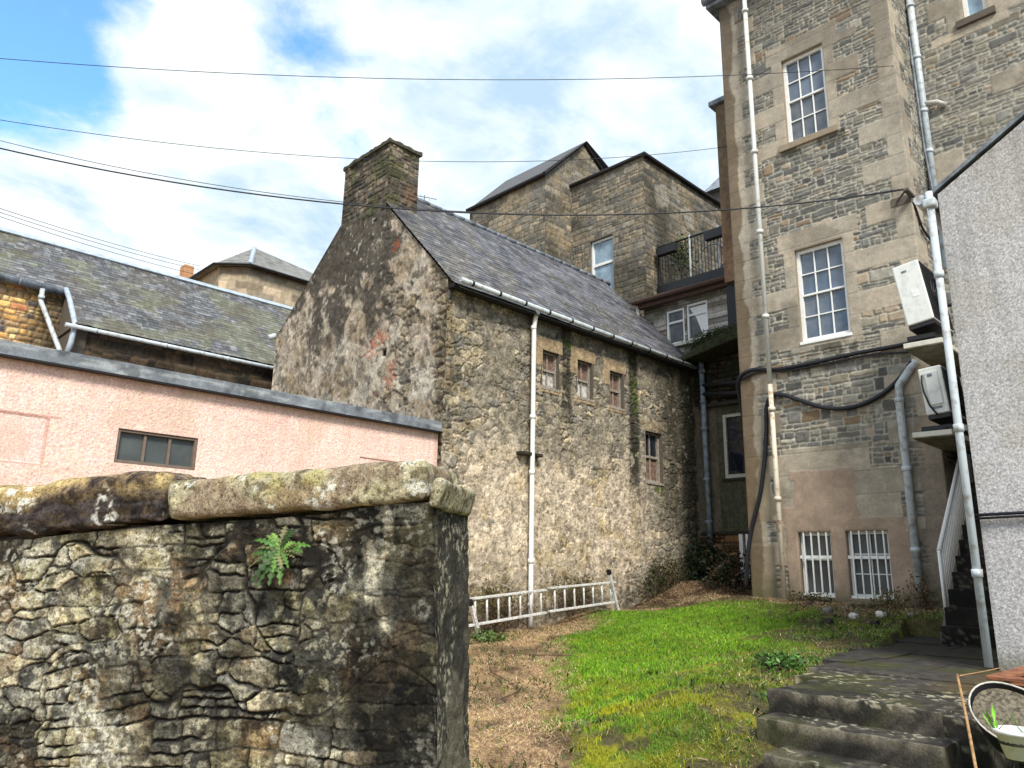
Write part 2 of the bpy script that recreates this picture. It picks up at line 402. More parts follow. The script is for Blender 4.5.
# ------------------------------------------------------------------ terrain
CP = np.array([(0, 0, -1.6), (2, 2.3, -1.6), (3.5, 3.3, -1.47), (4.3, 2.7, -1.32), (5.2, 2.85, -1.0), (6, 3.1, -.86), (7.45, 3.5, -.84), (10, 3.9, -.72), (12.2, 3.6, -.5),
               (12.2, 5, -.47), (12.2, 6.4, -.46), (14.3, 8.4, -.2), (14.3, 7, -.2), (11, 8.4, -.74), (9, 8.6, -.97), (7.2, 8.6, -1.1), (5, 5, -1.32), (7.5, 5.5, -1.06), (9.5, 6, -.82),
               (3, 8, -1.5), (7.9, 1.2, -1.15), (4.5, 1, -1.38), (6, 1.2, -1.3), (-4, 0, -1.7), (0, -6, -1.7), (-3, 9, -1.7), (10, 0, -1.1), (20, 0, -1), (0, 20, -1.6), (20, 20, -1.2), (30, 10, -1)])
def ground_z(x, y, bumps=True):
    x = np.asarray(x, float); y = np.asarray(y, float)
    num = 0; den = 0
    for cx, cy, cz in CP:
        d2 = (x - cx) ** 2 + (y - cy) ** 2 + .35; w = 1 / d2 ** 1.7; num = num + w * cz; den = den + w
    z = num / den
    z = np.where((x > 5.35) & (x < 11.3) & (y > 1.2) & (y < 2.5 + (x - 5.2) * .2), np.minimum(z, -.95), z)
    if bumps: z = z + .05 * (fbm(x, y, .9, 3, 3) - .5) + .03 * (fbm(x, y, .15, 3, 4) - .5)
    return z
def lawn_mask(x, y):
    """1 on green lawn, 0 on straw and earth"""
    e = .5 * (fbm(x, y, .9, 3, 21) - .5) * 2
    # distance from the cottage wall side: boundary from (4.3,4.4) to (10.3,8.2)
    b = 3.62 + .93 * (x - 4.0) - .03 * (x - 4) ** 2
    left = sstep(.3, -.3, y - b + e * .9 + .5 * (fbm(x, y, .16, 3, 24) - .5))
    tower = sstep(-.25, .5, (12.2 - .55) - x + e * 1.2)
    south = sstep(-.2, .6, y - (3.35 + (x - 6) * .25) + e)
    return left * tower, south
def ground_col(X, Y):
    lm, so = lawn_mask(X, Y)
    n = fbm(X, Y, .35, 4, 61); n2 = fbm(X, Y, .06, 4, 62)
    straw = np.array((.38, .27, .165)) * (.55 + .9 * n2)[..., None]
    straw = mixc(straw, (.10, .065, .04), sstep(.5, .68, fbm(X, Y, .5, 4, 63)) * .8)
    green = np.array((.12, .18, .02)) * (.5 + .9 * n2)[..., None]
    green = mixc(green, (.22, .2, .02), sstep(.52, .68, n) * .7)
    earth = np.array((.075, .05, .03)) * (.5 + n2)[..., None]
    c = straw * (1 - lm[..., None]) + green * lm[..., None]
    mud = sstep(.44, .54, fbm(X, Y, .35, 4, 79)) * sstep(2.2, .9, Y - (2.7 + (X - 5) * .23)) * lm; c = mixc(c, (.09, .07, .045), mud.clip(0, 1) * .85); c = mixc(c, (.25, .24, .02), sstep(.54, .62, fbm(X, Y, .2, 4, 66)) * lm * .7 * sstep(9.5, 8.0, X))
    c = mixc(c, (.06, .05, .03), sstep(10.4, 11.2, X) * sstep(4.4, 3.9, Y) * .8)
    c = mixc(c, (.07, .055, .035), (1 - so) * .75 * sstep(.4, .6, fbm(X, Y, .25, 4, 65)))
    e = sstep(11.4, 11.9, X + .6 * (n - .5)) * sstep(2.9, 3.3, Y)
    c = c * (1 - e[..., None]) + earth * e[..., None]
    return c
def nonuni(a, b, step, far, n):
    g = np.geomspace(.3, far, n)
    return np.concatenate([(a - g)[::-1], np.arange(a, b, step), b + g])
gx = nonuni(2.4, 14.6, .045, 900, 26); gy = nonuni(1.0, 9.2, .045, 900, 26)
GX, GY = np.meshgrid(gx, gy)
GZ = ground_z(GX, GY)
far = sstep(20, 60, np.hypot(GX - 8, GY - 5)); GZ = GZ * (1 - far) + -1.5 * far
i = np.arange(GX.size).reshape(GX.shape)
f = np.stack([i[:-1, :-1], i[:-1, 1:], i[1:, 1:], i[1:, :-1]], -1).reshape(-1, 4)
tag(mesh_np('ground', np.stack([GX, GY, GZ], -1).reshape(-1, 3), f, M_soil, None, ground_col(GX, GY).reshape(-1, 3)), 'sloping back garden ground of earth and straw', kind='structure')

# outlines that keep plants off built things
def blocked(x, y):
    b = (y > 8.62) & (x > 6.9)
    b |= (x > 12.2) & (y > 3.2) & (y < 6.55) | (x > 14.2)
    b |= (x > 5.2) & (x < 11.2) & (y > 1.3) & (y < 2.55 + (x - 5.25) * .20)
    b |= (x > 4.58) & (x < 5.3) & (y < 2.46 + .3 * (x - 4.6)) & (y > 1.2)
    b |= (x > 7.9) & (y < 1.95)
    b |= (y < 2.4 + .0 * x) & (x < 1.9)
    return b
def blades(name, n, area, hfn, colfn, width, seed, accept, lean=.5, flat=False):
    rs = np.random.RandomState(seed)
    x = area[0] + (area[1] - area[0]) * rs.rand(n); y = area[2] + (area[3] - area[2]) * rs.rand(n)
    ok = accept(x, y, rs.rand(n)) & ~blocked(x, y); x = x[ok]; y = y[ok]; n = len(x)
    z = ground_z(x, y) - .004
    h = hfn(x, y, rs.rand(n)); a = rs.rand(n) * 2 * pi; la = rs.rand(n) * 2 * pi; ll = lean * h * rs.rand(n)
    w = width * (.6 + .8 * rs.rand(n))
    base = np.stack([x, y, z], -1); wx = np.stack([np.cos(a), np.sin(a), a * 0], -1) * w[:, None] / 2
    if flat:
        d = np.stack([np.cos(la), np.sin(la), (rs.rand(n) - .35) * .45], -1) * h[:, None]
        wx = np.stack([-np.sin(la), np.cos(la), a * 0], -1) * w[:, None] / 2
        base[:, 2] += .012 + .03 * rs.rand(n); mid = base + d * .5 + np.array([0, 0, .01]); tip = base + d
    else:
        l = np.stack([np.cos(la) * ll, np.sin(la) * ll, a * 0], -1)
        mid = base + l * .35 + np.array([0, 0, 1]) * (h * .6)[:, None]; tip = base + l + np.array([0, 0, 1]) * h[:, None]
    co = np.stack([base - wx, base + wx, mid + wx * .8, mid - wx * .8, tip], 1).reshape(-1, 3)
    k = np.arange(n) * 5
    f = np.concatenate([np.stack([k, k + 1, k + 2], -1), np.stack([k, k + 2, k + 3], -1), np.stack([k + 3, k + 2, k + 4], -1)])
    c = colfn(x, y, rs.rand(n), rs); c = np.repeat(c, 5, 0)
    return mesh_np(name, co, f, M_leaf, None, c, smooth=False)
def g_acc(x, y, r):
    lm, so = lawn_mask(x, y)
    mud = sstep(.44, .54, fbm(x, y, .35, 4, 79)) * sstep(2.2, .9, y - (2.7 + (x - 5) * .23)) + .8 * sstep(.58, .64, fbm(x, y, .25, 4, 80))
    return r < (lm * (.35 + .65 * so) * (.35 + 1.1 * fbm(x, y, .3, 4, 71)) + .03) * (1 - .85 * mud)
def g_h(x, y, r): return (.014 + .036 * r) * (.35 + 1.3 * fbm(x, y, .22, 4, 72))
def g_c(x, y, r, rs):
    c = palette(r, [(.12, .25, .012), (.15, .3, .015), (.19, .34, .02), (.08, .17, .015), (.25, .34, .03), (.14, .26, .02)]) * (.75 + .5 * rs.rand(len(x)))[:, None]
    c = mixc(c, (.3, .25, .1), (rs.rand(len(x)) < .05) * 1.0)
    c = c * (.75 + .6 * fbm(x, y, .35, 4, 73))[:, None]
    ye = sstep(.48, .6, fbm(x, y, .3, 4, 61) + .1 * sstep(5.2, 4.2, x)) * sstep(6.8, 5.0, x)
    c = mixc(c, (.42, .38, .02), ye * .8)
    rough = sstep(4.4, 3.4, y - (x - 6) * .25)
    return mixc(c, (.1, .13, .03), rough * .5)
tag(blades('grass', 420000, (3.2, 12.2, 1.7, 8.6), g_h, g_c, .0065, 5, g_acc, lean=1.1), 'bright green grass growing over the sloping lawn', 'grass', kind='stuff')
def s_acc(x, y, r):
    lm, so = lawn_mask(x, y); e = sstep(10.9, 11.5, x)
    return r < (1 - lm) * 1.0 * (.3 + fbm(x, y, .2, 4, 75)) + .05 * (1 - so) * 2 + e * .3 + .012
def s_c(x, y, r, rs):
    c = palette(r, [(.46, .33, .2), (.56, .43, .28), (.34, .22, .13), (.5, .37, .21), (.16, .1, .06), (.64, .52, .36)]) * (.7 + .6 * rs.rand(len(x)))[:, None]
    return c * (1 - .6 * sstep(.48, .62, fbm(x, y, .28, 5, 63)))[:, None]
tag(blades('straw', 240000, (3.0, 13.5, 2.4, 8.6), lambda x, y, r: .03 + .12 * r * r, s_c, .004, 6, s_acc, flat=True), 'pale dead straw and clippings strewn by the cottage wall', 'straw', kind='stuff')
def w_acc(x, y, r):
    lm, so = lawn_mask(x, y)
    return r < .16 * sstep(.45, .62, fbm(x, y, .35, 3, 77)) * (1.4 - lm) + .25 * (1 - so) * sstep(.5, .62, fbm(x, y, .3, 3, 78))
tag(blades('low_weeds', 60000, (3.4, 12.3, 2.5, 8.5), lambda x, y, r: .02 + .05 * r, lambda x, y, r, rs: palette(r, [(.05, .1, .02), (.07, .13, .025), (.03, .06, .015), (.09, .15, .05)]) * (.7 + .6 * rs.rand(len(x)))[:, None], .02, 8, w_acc, lean=1.6), 'low broad-leaved weeds scattered through the straw and lawn edge', 'weeds', kind='stuff')

# ------------------------------------------------------------------ garden wall in the foreground
A = np.array([1.90, 2.32, 0.]); D = np.array([cos(RAD(122)), sin(RAD(122)), 0]); BK = np.array([cos(RAD(32)), sin(RAD(32)), 0])
LW = 3.4; gw = Fr(A + D * LW, -D, (0, 0, 1))                      # s: 0 (far left) .. LW (corner)
wall = empty('garden_wall', tuple(A + D * 1.5 + np.array([0, 0, -1.65])), 'mossy dark rubble stone wall in the foreground, capped with rounded coping stones', 'garden wall')
BASE = -1.68
def near_fn(S, T):
    d, a, b, c, us, ut = masonry(S + .022 * (fbm(S, T, .11, 3, 92) - .5), T - .09 * (S - 2.4) * sstep(3.2, 1.6, S) + .07 * (fbm(S * .5, T, .7, 2, 93) - .5) + .045 * (fbm(S, T, .2, 3, 95) - .5), .125, .23, 5, .006, .04, .45, .5, rad=.012, full=True)
    V = voro(S, T - .09 * (S - 2.4) * sstep(3.2, 1.6, S), .17, .066, 8, .006, .05, .62, .8, block=True, wav=.2)
    mk = fbm(S, T, .5, 3, 88) - .5; vm = mk > 0
    d = np.where(vm, V[0], d); a = np.where(vm, V[1], a); b = np.where(vm, V[2], b); c = np.where(vm, V[3], c); us = np.where(vm, V[4], us); ut = np.where(vm, V[5], ut)
    d = np.minimum(d, abs(mk) * .45)
    q = sstep(LW - .46, LW - .3, S + .12 * (fbm(S, T, .25, 3, 9) - .5))       # smeared mortar near the corner
    fill = sstep(.46, .6, fbm(S, T, .22, 4, 97))                              # joints packed with old mortar
    jw = .0028 + .005 * fbm(S, T, .15, 2, 91)
    k = sstep(jw * .3, jw * 1.5, d)
    n1 = fbm(S, T, .045, 6, 14, .62); n2 = fbm(S, T, .2, 5, 15); n3 = fbm(S * .5, T * 1.8, .035, 5, 16, .6)
    tilt = (b - .5) * us * 1.6 + (c - .5) * ut * 1.2
    h = .009 * (.35 + b) + .016 * tilt + .026 * (n1 - .5) + .022 * (n2 - .5) + .01 * (n3 - .5)
    gap = -.009 + .013 * fill + .012 * (n1 - .5)
    h = gap * (1 - k) + h * k - .018
    hq = -.012 + .02 * (n1 - .5) + .02 * (n2 - .5) + .006 * k
    h = h * (1 - q) + hq * q
    pal = [(.27, .24, .18), (.19, .18, .15), (.34, .3, .21), (.14, .135, .12), (.28, .235, .165), (.24, .23, .195), (.4, .355, .25), (.18, .175, .145)]
    cc = palette(a, pal) * (.55 + .9 * b)[..., None] * (.35 + 1.3 * n1)[..., None]
    li = sstep(.49, .54, fbm(S, T, .1, 6, 22, .62) + .12 * (c - .5)) * sstep(.33, .5, fbm(S, T, .5, 3, 23))
    cc = mixc(cc, (.48, .455, .36), li * .74 * (.5 + .5 * k))
    li2 = sstep(.575, .61, fbm(S, T, .035, 5, 24, .6)) * sstep(.42, .55, fbm(S, T, .3, 3, 25))
    cc = mixc(cc, (.46, .43, .32), li2 * .55 * k)
    mo = sstep(.55, .64, fbm(S, T, .13, 5, 26)); cc = mixc(cc, (.25, .22, .08), mo * .35)
    cc = mixc(cc, (.3, .19, .09), sstep(.6, .67, fbm(S, T, .2, 4, 127)) * .5)
    bk = sstep(.47, .57, fbm(S + .5 * T, T, .42, 6, 28, .62)); cc = cc * (1 - .66 * bk * (1 - .55 * li2))[..., None]
    bk3 = sstep(.52, .58, fbm(S, T, .06, 5, 128, .62)); cc = cc * (1 - .55 * bk3)[..., None]
    bk2 = q * sstep(.34, .44, fbm(S * 1.6, T * .5, .25, 5, 29) + .1 * sstep(.3, -.2, T)); cc = cc * (1 - .75 * bk2)[..., None]
    cc = mixc(cc, (.34, .3, .22), q * (1 - bk2) * .35 * sstep(.4, .6, n2))
    jc = np.array((.025, .022, .018)) * (1 - fill[..., None]) + np.array((.15, .13, .095)) * (.3 + 1.2 * n1)[..., None] * (1 - .7 * bk)[..., None] * fill[..., None]
    kk = np.clip(k + q, 0, 1)[..., None]; cc = jc * (1 - kk) + cc * kk
    sp = sstep(.565, .595, fbm(S, T, .02, 3, 3)) * sstep(.52, .62, fbm(S, T, .2, 3, 33))
    cc = mixc(cc, (.58, .57, .49), sp * .5 * (1 - .6 * q))
    return h, cc
near_top = lambda s: np.interp(s, [0, LW - 2.09, LW - 1.2, LW - .74, LW - .47, LW - .25, LW - .03, LW], [.03, .075, .155, .178, .2, .235, .245, .25])
gw2 = Fr(gw.O, gw.U, np.array((0, 0, 1)) - .04 * gw.U)
sheet('wall_face', gw2, 1.0, LW, BASE, .25, .0046, near_fn, M_near, wall, top=near_top, taper=0)
sheet('wall_face', gw2, 0, 1.0, BASE, .03, .015, near_fn, M_near, wall, taper=0)
ge = Fr(A, BK, np.array((0, 0, 1)) - .04 * gw.U)                                           # end of the wall, thickness runs away
def end_fn(S, T):
    n1 = fbm(S, T, .05, 5, 34); n2 = fbm(S, T, .22, 4, 35)
    h = .02 * (n1 - .5) + .02 * (n2 - .5) - .012
    cc = np.array((.035, .033, .03)) * (.3 + 1.4 * n1)[..., None]
    cc = mixc(cc, (.22, .2, .15), sstep(.5, .62, n2) * .55 * sstep(.2, -.7, T + .5 * (n2 - .5)) + .12)
    cc = mixc(cc, (.5, .47, .36), sstep(.57, .61, fbm(S * 1.0, T, .016, 3, 36)) * sstep(.5, .62, fbm(S, T, .2, 3, 37)) * .5)
    return h, cc
sheet('wall_end', ge, 0, .46, BASE, .25, .0075, end_fn, M_near, wall, taper=0)
MB().box(gw, -.3, LW - .045, BASE - .1, .10, -.385, -.055).box(gw, LW - 2.05, LW - .045, .1, .15, -.385, -.055).build('wall_core', M_inner, wall)
def cop_fn(kind):
    def fn(x, y, z):
        n1 = fbm(x + z, y, .05, 5, 43 + kind); n2 = fbm(x + z * .6, y * 1.0, .16, 4, 44 + kind); n3 = fbm(x * .3, y * 3, .05, 4, 45)
        if kind == 0:
            c = palette(np.clip(n1 * 1.6 - .3, 0, .99), [(.075, .058, .05), (.15, .11, .08), (.24, .18, .11), (.12, .09, .07)])
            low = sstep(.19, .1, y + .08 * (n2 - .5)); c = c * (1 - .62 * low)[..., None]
            c = mixc(c, (.42, .33, .17), sstep(.38, .5, n2) * (1 - low) * .85)
            c = mixc(c, (.09, .08, .085), sstep(.5, .6, n3) * low * .6)
            c = c * (.6 + .8 * fbm(x, y, .02, 3, 49))[..., None]
        else:
            c = np.array((.41, .375, .26)) * (.6 + .7 * n1)[..., None]
            c = mixc(c, (.13, .105, .06), sstep(.53, .62, fbm(x + z, y, .028, 4, 46)) * .75)
            c = mixc(c, (.34, .29, .08), sstep(.54, .64, n2) * .4)
            c = mixc(c, (.27, .2, .15), sstep(.54, .66, fbm(x, y + z, .2, 3, 47)) * .6)
        sp = sstep(.58, .62, fbm(x + z, y, .022, 3, 6 + kind)) * sstep(.55, .62, fbm(x, y, .15, 3, 8 + kind)); c = mixc(c, (.6, .6, .55), sp * .7)
        return c
    return fn
# coping stones (rounded tops)
def coping(a0, a1, bL, bR, tL, tR, kind, seed, rough):
    fr = Fr(gw.p(a0, bL, 0), gw.U * (a1 - a0) + np.array([0, 0, bR - bL]), (0, 0, 1))
    L = math.hypot(a1 - a0, bR - bL)
    h = (tL - bL + tR - bR) / 2
    o = jitter_box('coping_stone', Fr(fr.O, fr.U, np.cross(fr.N, fr.U)), 0, L, 0, h, -.43, .04, M_near, wall, .0065, cop_fn(kind), (rough, .3 if kind == 0 else (.42 if L > .2 else .8), .14 if kind == 0 else .12))
    return o
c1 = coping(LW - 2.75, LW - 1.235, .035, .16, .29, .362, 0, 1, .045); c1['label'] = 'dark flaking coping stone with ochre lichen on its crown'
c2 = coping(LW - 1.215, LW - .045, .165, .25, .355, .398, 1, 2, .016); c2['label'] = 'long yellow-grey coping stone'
c3 = coping(LW - .043, LW + .002, .226, .214, .36, .315, 1, 3, .012); c3['label'] = 'small end coping stone with yellow lichen'

# dandelion growing out of the wall
def rosette(name, base, nleaf, L, wd, nrm, seed, label, cat, cols, droop=.5, serr=5):
    rs = random.Random(seed); root = empty(name, tuple(base), label, cat)
    co = []; fc = []; cl = []
    nrm = np.array(nrm, float); nrm /= np.linalg.norm(nrm)
    a = np.cross(nrm, [0, 0, 1.]) if abs(nrm[2]) < .9 else np.array([1., 0, 0]); a /= np.linalg.norm(a); b = np.cross(nrm, a)
    for i in range(nleaf):
        t = 2 * pi * i / nleaf + rs.uniform(-.4, .4); d = cos(t) * a + sin(t) * b; l = L * rs.uniform(.5, 1.05); w = wd * rs.uniform(.7, 1.2)
        side = np.cross(d, nrm); lift = rs.uniform(.15, .6); c = np.array(rs.choice(cols)) * rs.uniform(.7, 1.3); tw = rs.uniform(-.6, .6)
        side = side * cos(tw) + nrm * sin(tw)
        n0 = len(co); m = serr * 2 + 1
        for j in range(m):
            u = j / (m - 1); p = np.array(base) + d * l * u * (1 - .15 * u) + nrm * l * (lift * u - .55 * lift * u * u) + np.array([0, 0, -droop * l * u * u])
            ww = w * (sin(pi * min(1, u ** .8 * .93 + .05)) ** .7) * (1.0 if j % 2 else .38)
            if j == m - 1: ww = .001
            co += [p - side * ww / 2, p + nrm * (-.003), p + side * ww / 2]; cl += [c, c * 1.3, c]
        for j in range(m - 1):
            k = n0 + j * 3; fc += [(k, k + 1, k + 4, k + 3), (k + 1, k + 2, k + 5, k + 4)]
    mesh_np('leaves', np.array(co), np.array(fc), M_leaf, root, np.array(cl), smooth=False)
    return root
LG = [(.08, .15, .035), (.05, .11, .025), (.12, .19, .05), (.04, .08, .02), (.15, .15, .07)]
rosette('dandelion', gw.p(LW - .66, .05, .03), 26, .16, .042, gw.N * .8 + np.array([0, 0, .35]), 3, 'bright green dandelion rosette growing out of the foreground wall face', 'dandelion', LG, .22, 6)

# ------------------------------------------------------------------ stone cottage
cot = empty('stone_cottage', (7.15, 8.75, -1.2), 'old rubble stone cottage with steep slate roof and a big gable chimney', 'cottage')
YC, XC, XE = 8.75, 7.15, 14.4
fy = FY(YC)
COTW = [(9.40, 9.84, 3.12, 3.80), (10.36, 10.80, 3.10, 3.82), (11.34, 11.77, 3.08, 3.80), (12.48, 13.08, 1.72, 2.76)]
def side_fn(S, T):
    d, a, b, c, us, ut = voro(S, T, .22, .12, 21, .014, .07, .85, .6, block=True)
    n1 = fbm(S, T, .06, 6, 51, .6); n2 = fbm(S, T, .35, 4, 52); n3 = fbm(S, T, 1.1, 4, 53)
    quo = sstep(XC + .75, XC + .35, S + .25 * (n2 - .5))
    rend = sstep(.42, .6, n2 * .6 + n3 * .4 + .16 * sstep(2.6, 1.2, T) * sstep(12.8, 10.8, S)) * (1 - quo * .8)   # patches of worn lime render
    k = sstep(.003, .022, d) * (1 - .72 * rend)
    h = .038 * (k * (.5 + .5 * b) - .85) + .022 * (n1 - .5) + .035 * (n2 - .5) + .012 * rend
    cc = palette(a, [(.24, .215, .175), (.3, .265, .205), (.18, .17, .15), (.37, .325, .25), (.26, .245, .215), (.2, .18, .15), (.41, .35, .25)]) * (.75 + .5 * b)[..., None] * (.5 + 1.0 * n1)[..., None]
    low = sstep(2.5, 1.5, T + .7 * (n3 - .5)) * sstep(13.3, 11.6, S + (n2 - .5))
    mort = lerp(np.array((.3, .268, .215)), np.array((.6, .505, .4)), low[..., None]) * (.66 + .68 * n1)[..., None]
    cc = mort * (1 - k[..., None]) + cc * k[..., None]
    cc = mixc(cc, (.36, .29, .18), sstep(.56, .66, fbm(S, T, .22, 4, 54)) * .5 * (.4 + quo))
    cc = mixc(cc, (.38, .29, .12), sstep(.6, .7, fbm(S, T, .4, 4, 55)) * low * .4)
    cc = cc * (.84 + .32 * sstep(.4, .6, fbm(S, T, .13, 5, 58, .6)))[..., None]; cc = mixc(cc, (.085, .075, .058), sstep(.58, .66, fbm(S, T, .06, 5, 59, .6)) * .55); cc = cc * (1 - .45 * sstep(.012, .0, d) * (1 - low * .6))[..., None]
    cc = mixc(cc, (.5, .44, .34), sstep(.57, .63, fbm(S, T, .07, 5, 60, .6)) * .5 * (.3 + .7 * low))
    cc = cc * (1 - .3 * sstep(.5, .64, fbm(S, T, .9, 4, 57)) * (1 - low))[..., None]
    # darkening of upper courses with soot and damp, and streaks of black algae below gutter joints
    up = sstep(1.6, 4.6, T); cc = cc * (1 - .2 * up * sstep(.4, .6, n2))[..., None]
    def streak(s0, w, tt, tb):
        ww = w * (.7 + .8 * fbm(S * 0 + 3, T, .4, 3, int(s0 * 10)))
        return sstep(ww, ww * .35, abs(S - s0 - .05 * (fbm(T * 0, T, .6, 2, 5) - .5))) * sstep(tb - .5, tb + .5, T) * sstep(tt + .1, tt - .1, T) * (.6 + .8 * n2)
    for s0, w, tt, tb, am in ((10.05, .2, 4.6, 2.6, .8), (12.12, .2, 4.6, 1.5, .88), (13.3, .5, 4.6, 1.0, .45), (14.1, .35, 4.6, -.5, .7), (9.1, .1, 4.6, 1, .3)):
        m = np.clip(streak(s0, w, tt, tb), 0, 1) * am; cc = mixc(cc, (.028, .026, .018), m)
    mo = sstep(.5, .62, fbm(S, T, .15, 3, 56)) * (streak(10.2, .3, 4.6, 3.9) + streak(12.15, .14, 4.2, 2.4) + streak(12.9, .3, 1.75, 1.3)).clip(0, 1)
    cc = mixc(cc, (.08, .12, .02), mo * .8)
    # green-brown growth towards the foot and the far end
    ft = sstep(.5, -.7, T + .9 * (n3 - .5)) * .75 + .6 * sstep(12.4, 14.2, S + n2 - .5)
    cc = mixc(cc, (.055, .052, .033), ft.clip(0, 1) * (.35 + .5 * n2))
    # dressed orange-tan window surrounds
    for (x0, x1, z0, z1) in COTW:
        q = ((S > x0 - .18) & (S < x1 + .10) & (T > z1 - .01) & (T < z1 + .23)) | ((S > x0 - .08) & (S < x1 + .08) & (T < z0 + .01) & (T > z0 - .1))
        q |= (S > x0 - .2) & (S < x0 + .01) & (T > z1 - .3) & (T < z1)
        if x0 > 12: q &= (T > z1 - .01)
        m = np.where(q, 1., 0.) * (.35 if x0 > 12 else .9)
        h = h * (1 - m) + (.004 + .01 * (n1 - .5)) * m
        oc = np.array((.38, .29, .185)) * (.6 + .8 * n1)[..., None]; cc = cc * (1 - m[..., None] * .85) + oc * m[..., None] * .85
    sp = sstep(.85, .88, vnoise(S * 13, T * 13, 3)) * sstep(.5, .6, n2); cc = mixc(cc, (.45, .4, .32), sp * .6)
    return h, cc
sheet('side_wall', fy, XC, XE, -1.4, 4.5, .0135, side_fn, M_stone, cot, holes=COTW)
gab_top = lambda s: np.interp(-s, [8.75, 10.61, 10.62, 12.16, 12.17, 14.45], [4.5, 6.44, 6.42, 6.42, 6.55, 4.72])
fgx = FX(XC)
def gable_fn(S, T):
    y = -S
    n1 = fbm(S, T, .07, 5, 101); n2 = fbm(S, T, .4, 5, 102); n3 = fbm(S, T, 1.2, 4, 103)
    d, a, b, c, us, ut = voro(S, T, .26, .14, 33, .014, .08, .85, .5)
    edge = sstep(9.25, 8.95, y + .6 * (n2 - .5))                    # bare rubble towards the corner
    holes_ = sstep(.62, .67, fbm(S, T, .3, 4, 104)) * .8
    ex = np.clip(edge + holes_ * sstep(11.6, 9.5, y), 0, 1)
    k = sstep(.01, .04, d)
    h = .022 * (n1 - .5) + .05 * (n2 - .5) - .012 * (1 - ex) + ex * (.04 * (k * (.5 + .5 * b) - .9))
    cc = np.array((.38, .325, .26)) * (.5 + 1.0 * n1)[..., None]
    cc = mixc(cc, (.5, .46, .39), sstep(.52, .66, fbm(S, T, .55, 4, 105)) * .5)
    cc = mixc(cc, (.24, .17, .09), sstep(.54, .66, fbm(S, T, .35, 4, 109)) * .4)
    st = palette(a, [(.16, .135, .1), (.22, .18, .12), (.12, .11, .09), (.27, .22, .15)]) * (.8 + .4 * b)[..., None] * (.6 + .8 * n1)[..., None]
    st = st * k[..., None] + np.array((.17, .14, .1)) * (1 - k[..., None])
    cc = cc * (1 - ex[..., None]) + st * ex[..., None]
    # black weathering: heavy under the chimney, a band down the middle
    w = .42 * sstep(4.3, 6.6, T) + .20 * sstep(2.4, .3, abs(y - 11.3)) * sstep(3.0, 5.2, T) + .2 * sstep(1.6, .2, abs(y - 12.2 + .25 * (4 - T)))
    bl = sstep(.55, .72, fbm(S * 1.1 + .3 * T, T, .4, 7, 106, .62) + w * .5); bl = bl * (.45 + .55 * sstep(3.0, 4.6, T + .8 * (n3 - .5))); cc = mixc(cc, (.06, .052, .042), bl * .85)
    bl2 = sstep(.58, .66, fbm(S, T, .12, 4, 107)); cc = mixc(cc, (.06, .05, .04), bl2 * .55)
    for (yy, zz, r) in ((10.75, 3.75, .14), (10.55, 3.9, .16), (10.95, 3.68, .13), (10.2, 3.3, .13), (10.17, 3.05, .14), (10.2, 5.5, .12), (10.7, 2.75, .1)):
        rr = np.hypot((y - yy) * .8, T - zz) + .45 * (fbm(S, T, .1, 5, int(yy * 7), .6) - .5); cc = mixc(cc, (.4, .12, .055), sstep(r * 1.0, r * .6, rr + .1 * (n1 - .3)) * .5)
    for (yy, zz) in ((10.45, 3.58), (10.98, 6.2)):
        rr = np.maximum(abs(y - yy), abs(T - zz)); m = sstep(.075, .05, rr); cc = mixc(cc, (.01, .008, .008), m); h = h - .05 * m
    sp = sstep(.8, .84, vnoise(S * 15, T * 15, 3)) * sstep(.45, .6, n2); cc = mixc(cc, (.42, .4, .35), sp * .6)
    return h, cc
sheet('gable_wall', fgx, -14.45, -8.75, -1.4, 4.5, .0135, gable_fn, M_stone, cot, top=gab_top)
MB().prism(Fr((0, 0, 0), (0, 1, 0), (0, 0, 1)), [(8.95, -1.6), (14.4, -1.6), (14.4, 4.6), (11.35, 7.05), (8.95, 4.6)], XC + .08, XE - .02).build('inner_masonry', M_inner, cot)
# roof
EV = np.array((0, 8.56, 4.36)); RG = np.array((0, 11.35, 7.27)); VR = RG - EV; LR = float(np.linalg.norm(VR))
fr_roof = Fr(EV, (1, 0, 0), VR)
def slate_fn(course, width, seed, base, moss=None, amp=.014):
    def fn(S, T):
        Tw = T + .012 * (fbm(S, T, .5, 3, seed) - .5); r = np.floor(Tw / course); fr = Tw / course - r
        off = h2(r, r * 0, seed) * width; si = np.floor((S + off) / width + .15 * h2(r, r * 0 + 1, seed)); fs = (S + off) / width - si
        q = h2(r, si, seed); q2 = h2(r, si, seed + 3)
        g = sstep(.0, .05, np.minimum(fs, 1 - fs))
        h = amp * (1 - fr) * (.8 + .5 * q) * (.75 + .25 * g) + .02 * (fbm(S, T, .9, 3, seed + 2) - .5)
        cc = palette(q2, base) * (.7 + .6 * q)[..., None] * (.7 + .6 * fbm(S, T, .07, 4, seed + 1))[..., None]
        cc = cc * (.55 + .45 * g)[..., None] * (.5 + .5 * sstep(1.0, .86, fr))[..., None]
        if moss is not None: cc = moss(S, T, cc)
        return h, cc
    return fn
def cmoss(S, T, c):
    m = sstep(.48, .62, fbm(S, T, .5, 5, 111) + .22 * sstep(10, 7, S) - .06 * sstep(1, 3, T))
    c = mixc(c, (.135, .12, .09), m * .4)
    c = mixc(c, (.2, .2, .23), sstep(.53, .64, fbm(S + T, T, .35, 4, 112)) * sstep(8, 9.5, S) * .45)
    return mixc(c, (.3, .28, .24), sstep(.8, .84, vnoise(S * 16, T * 16, 5)) * .5 * m)
cslate = [(.105, .105, .125), (.135, .135, .15), (.08, .08, .092), (.18, .178, .19), (.115, .112, .112)]
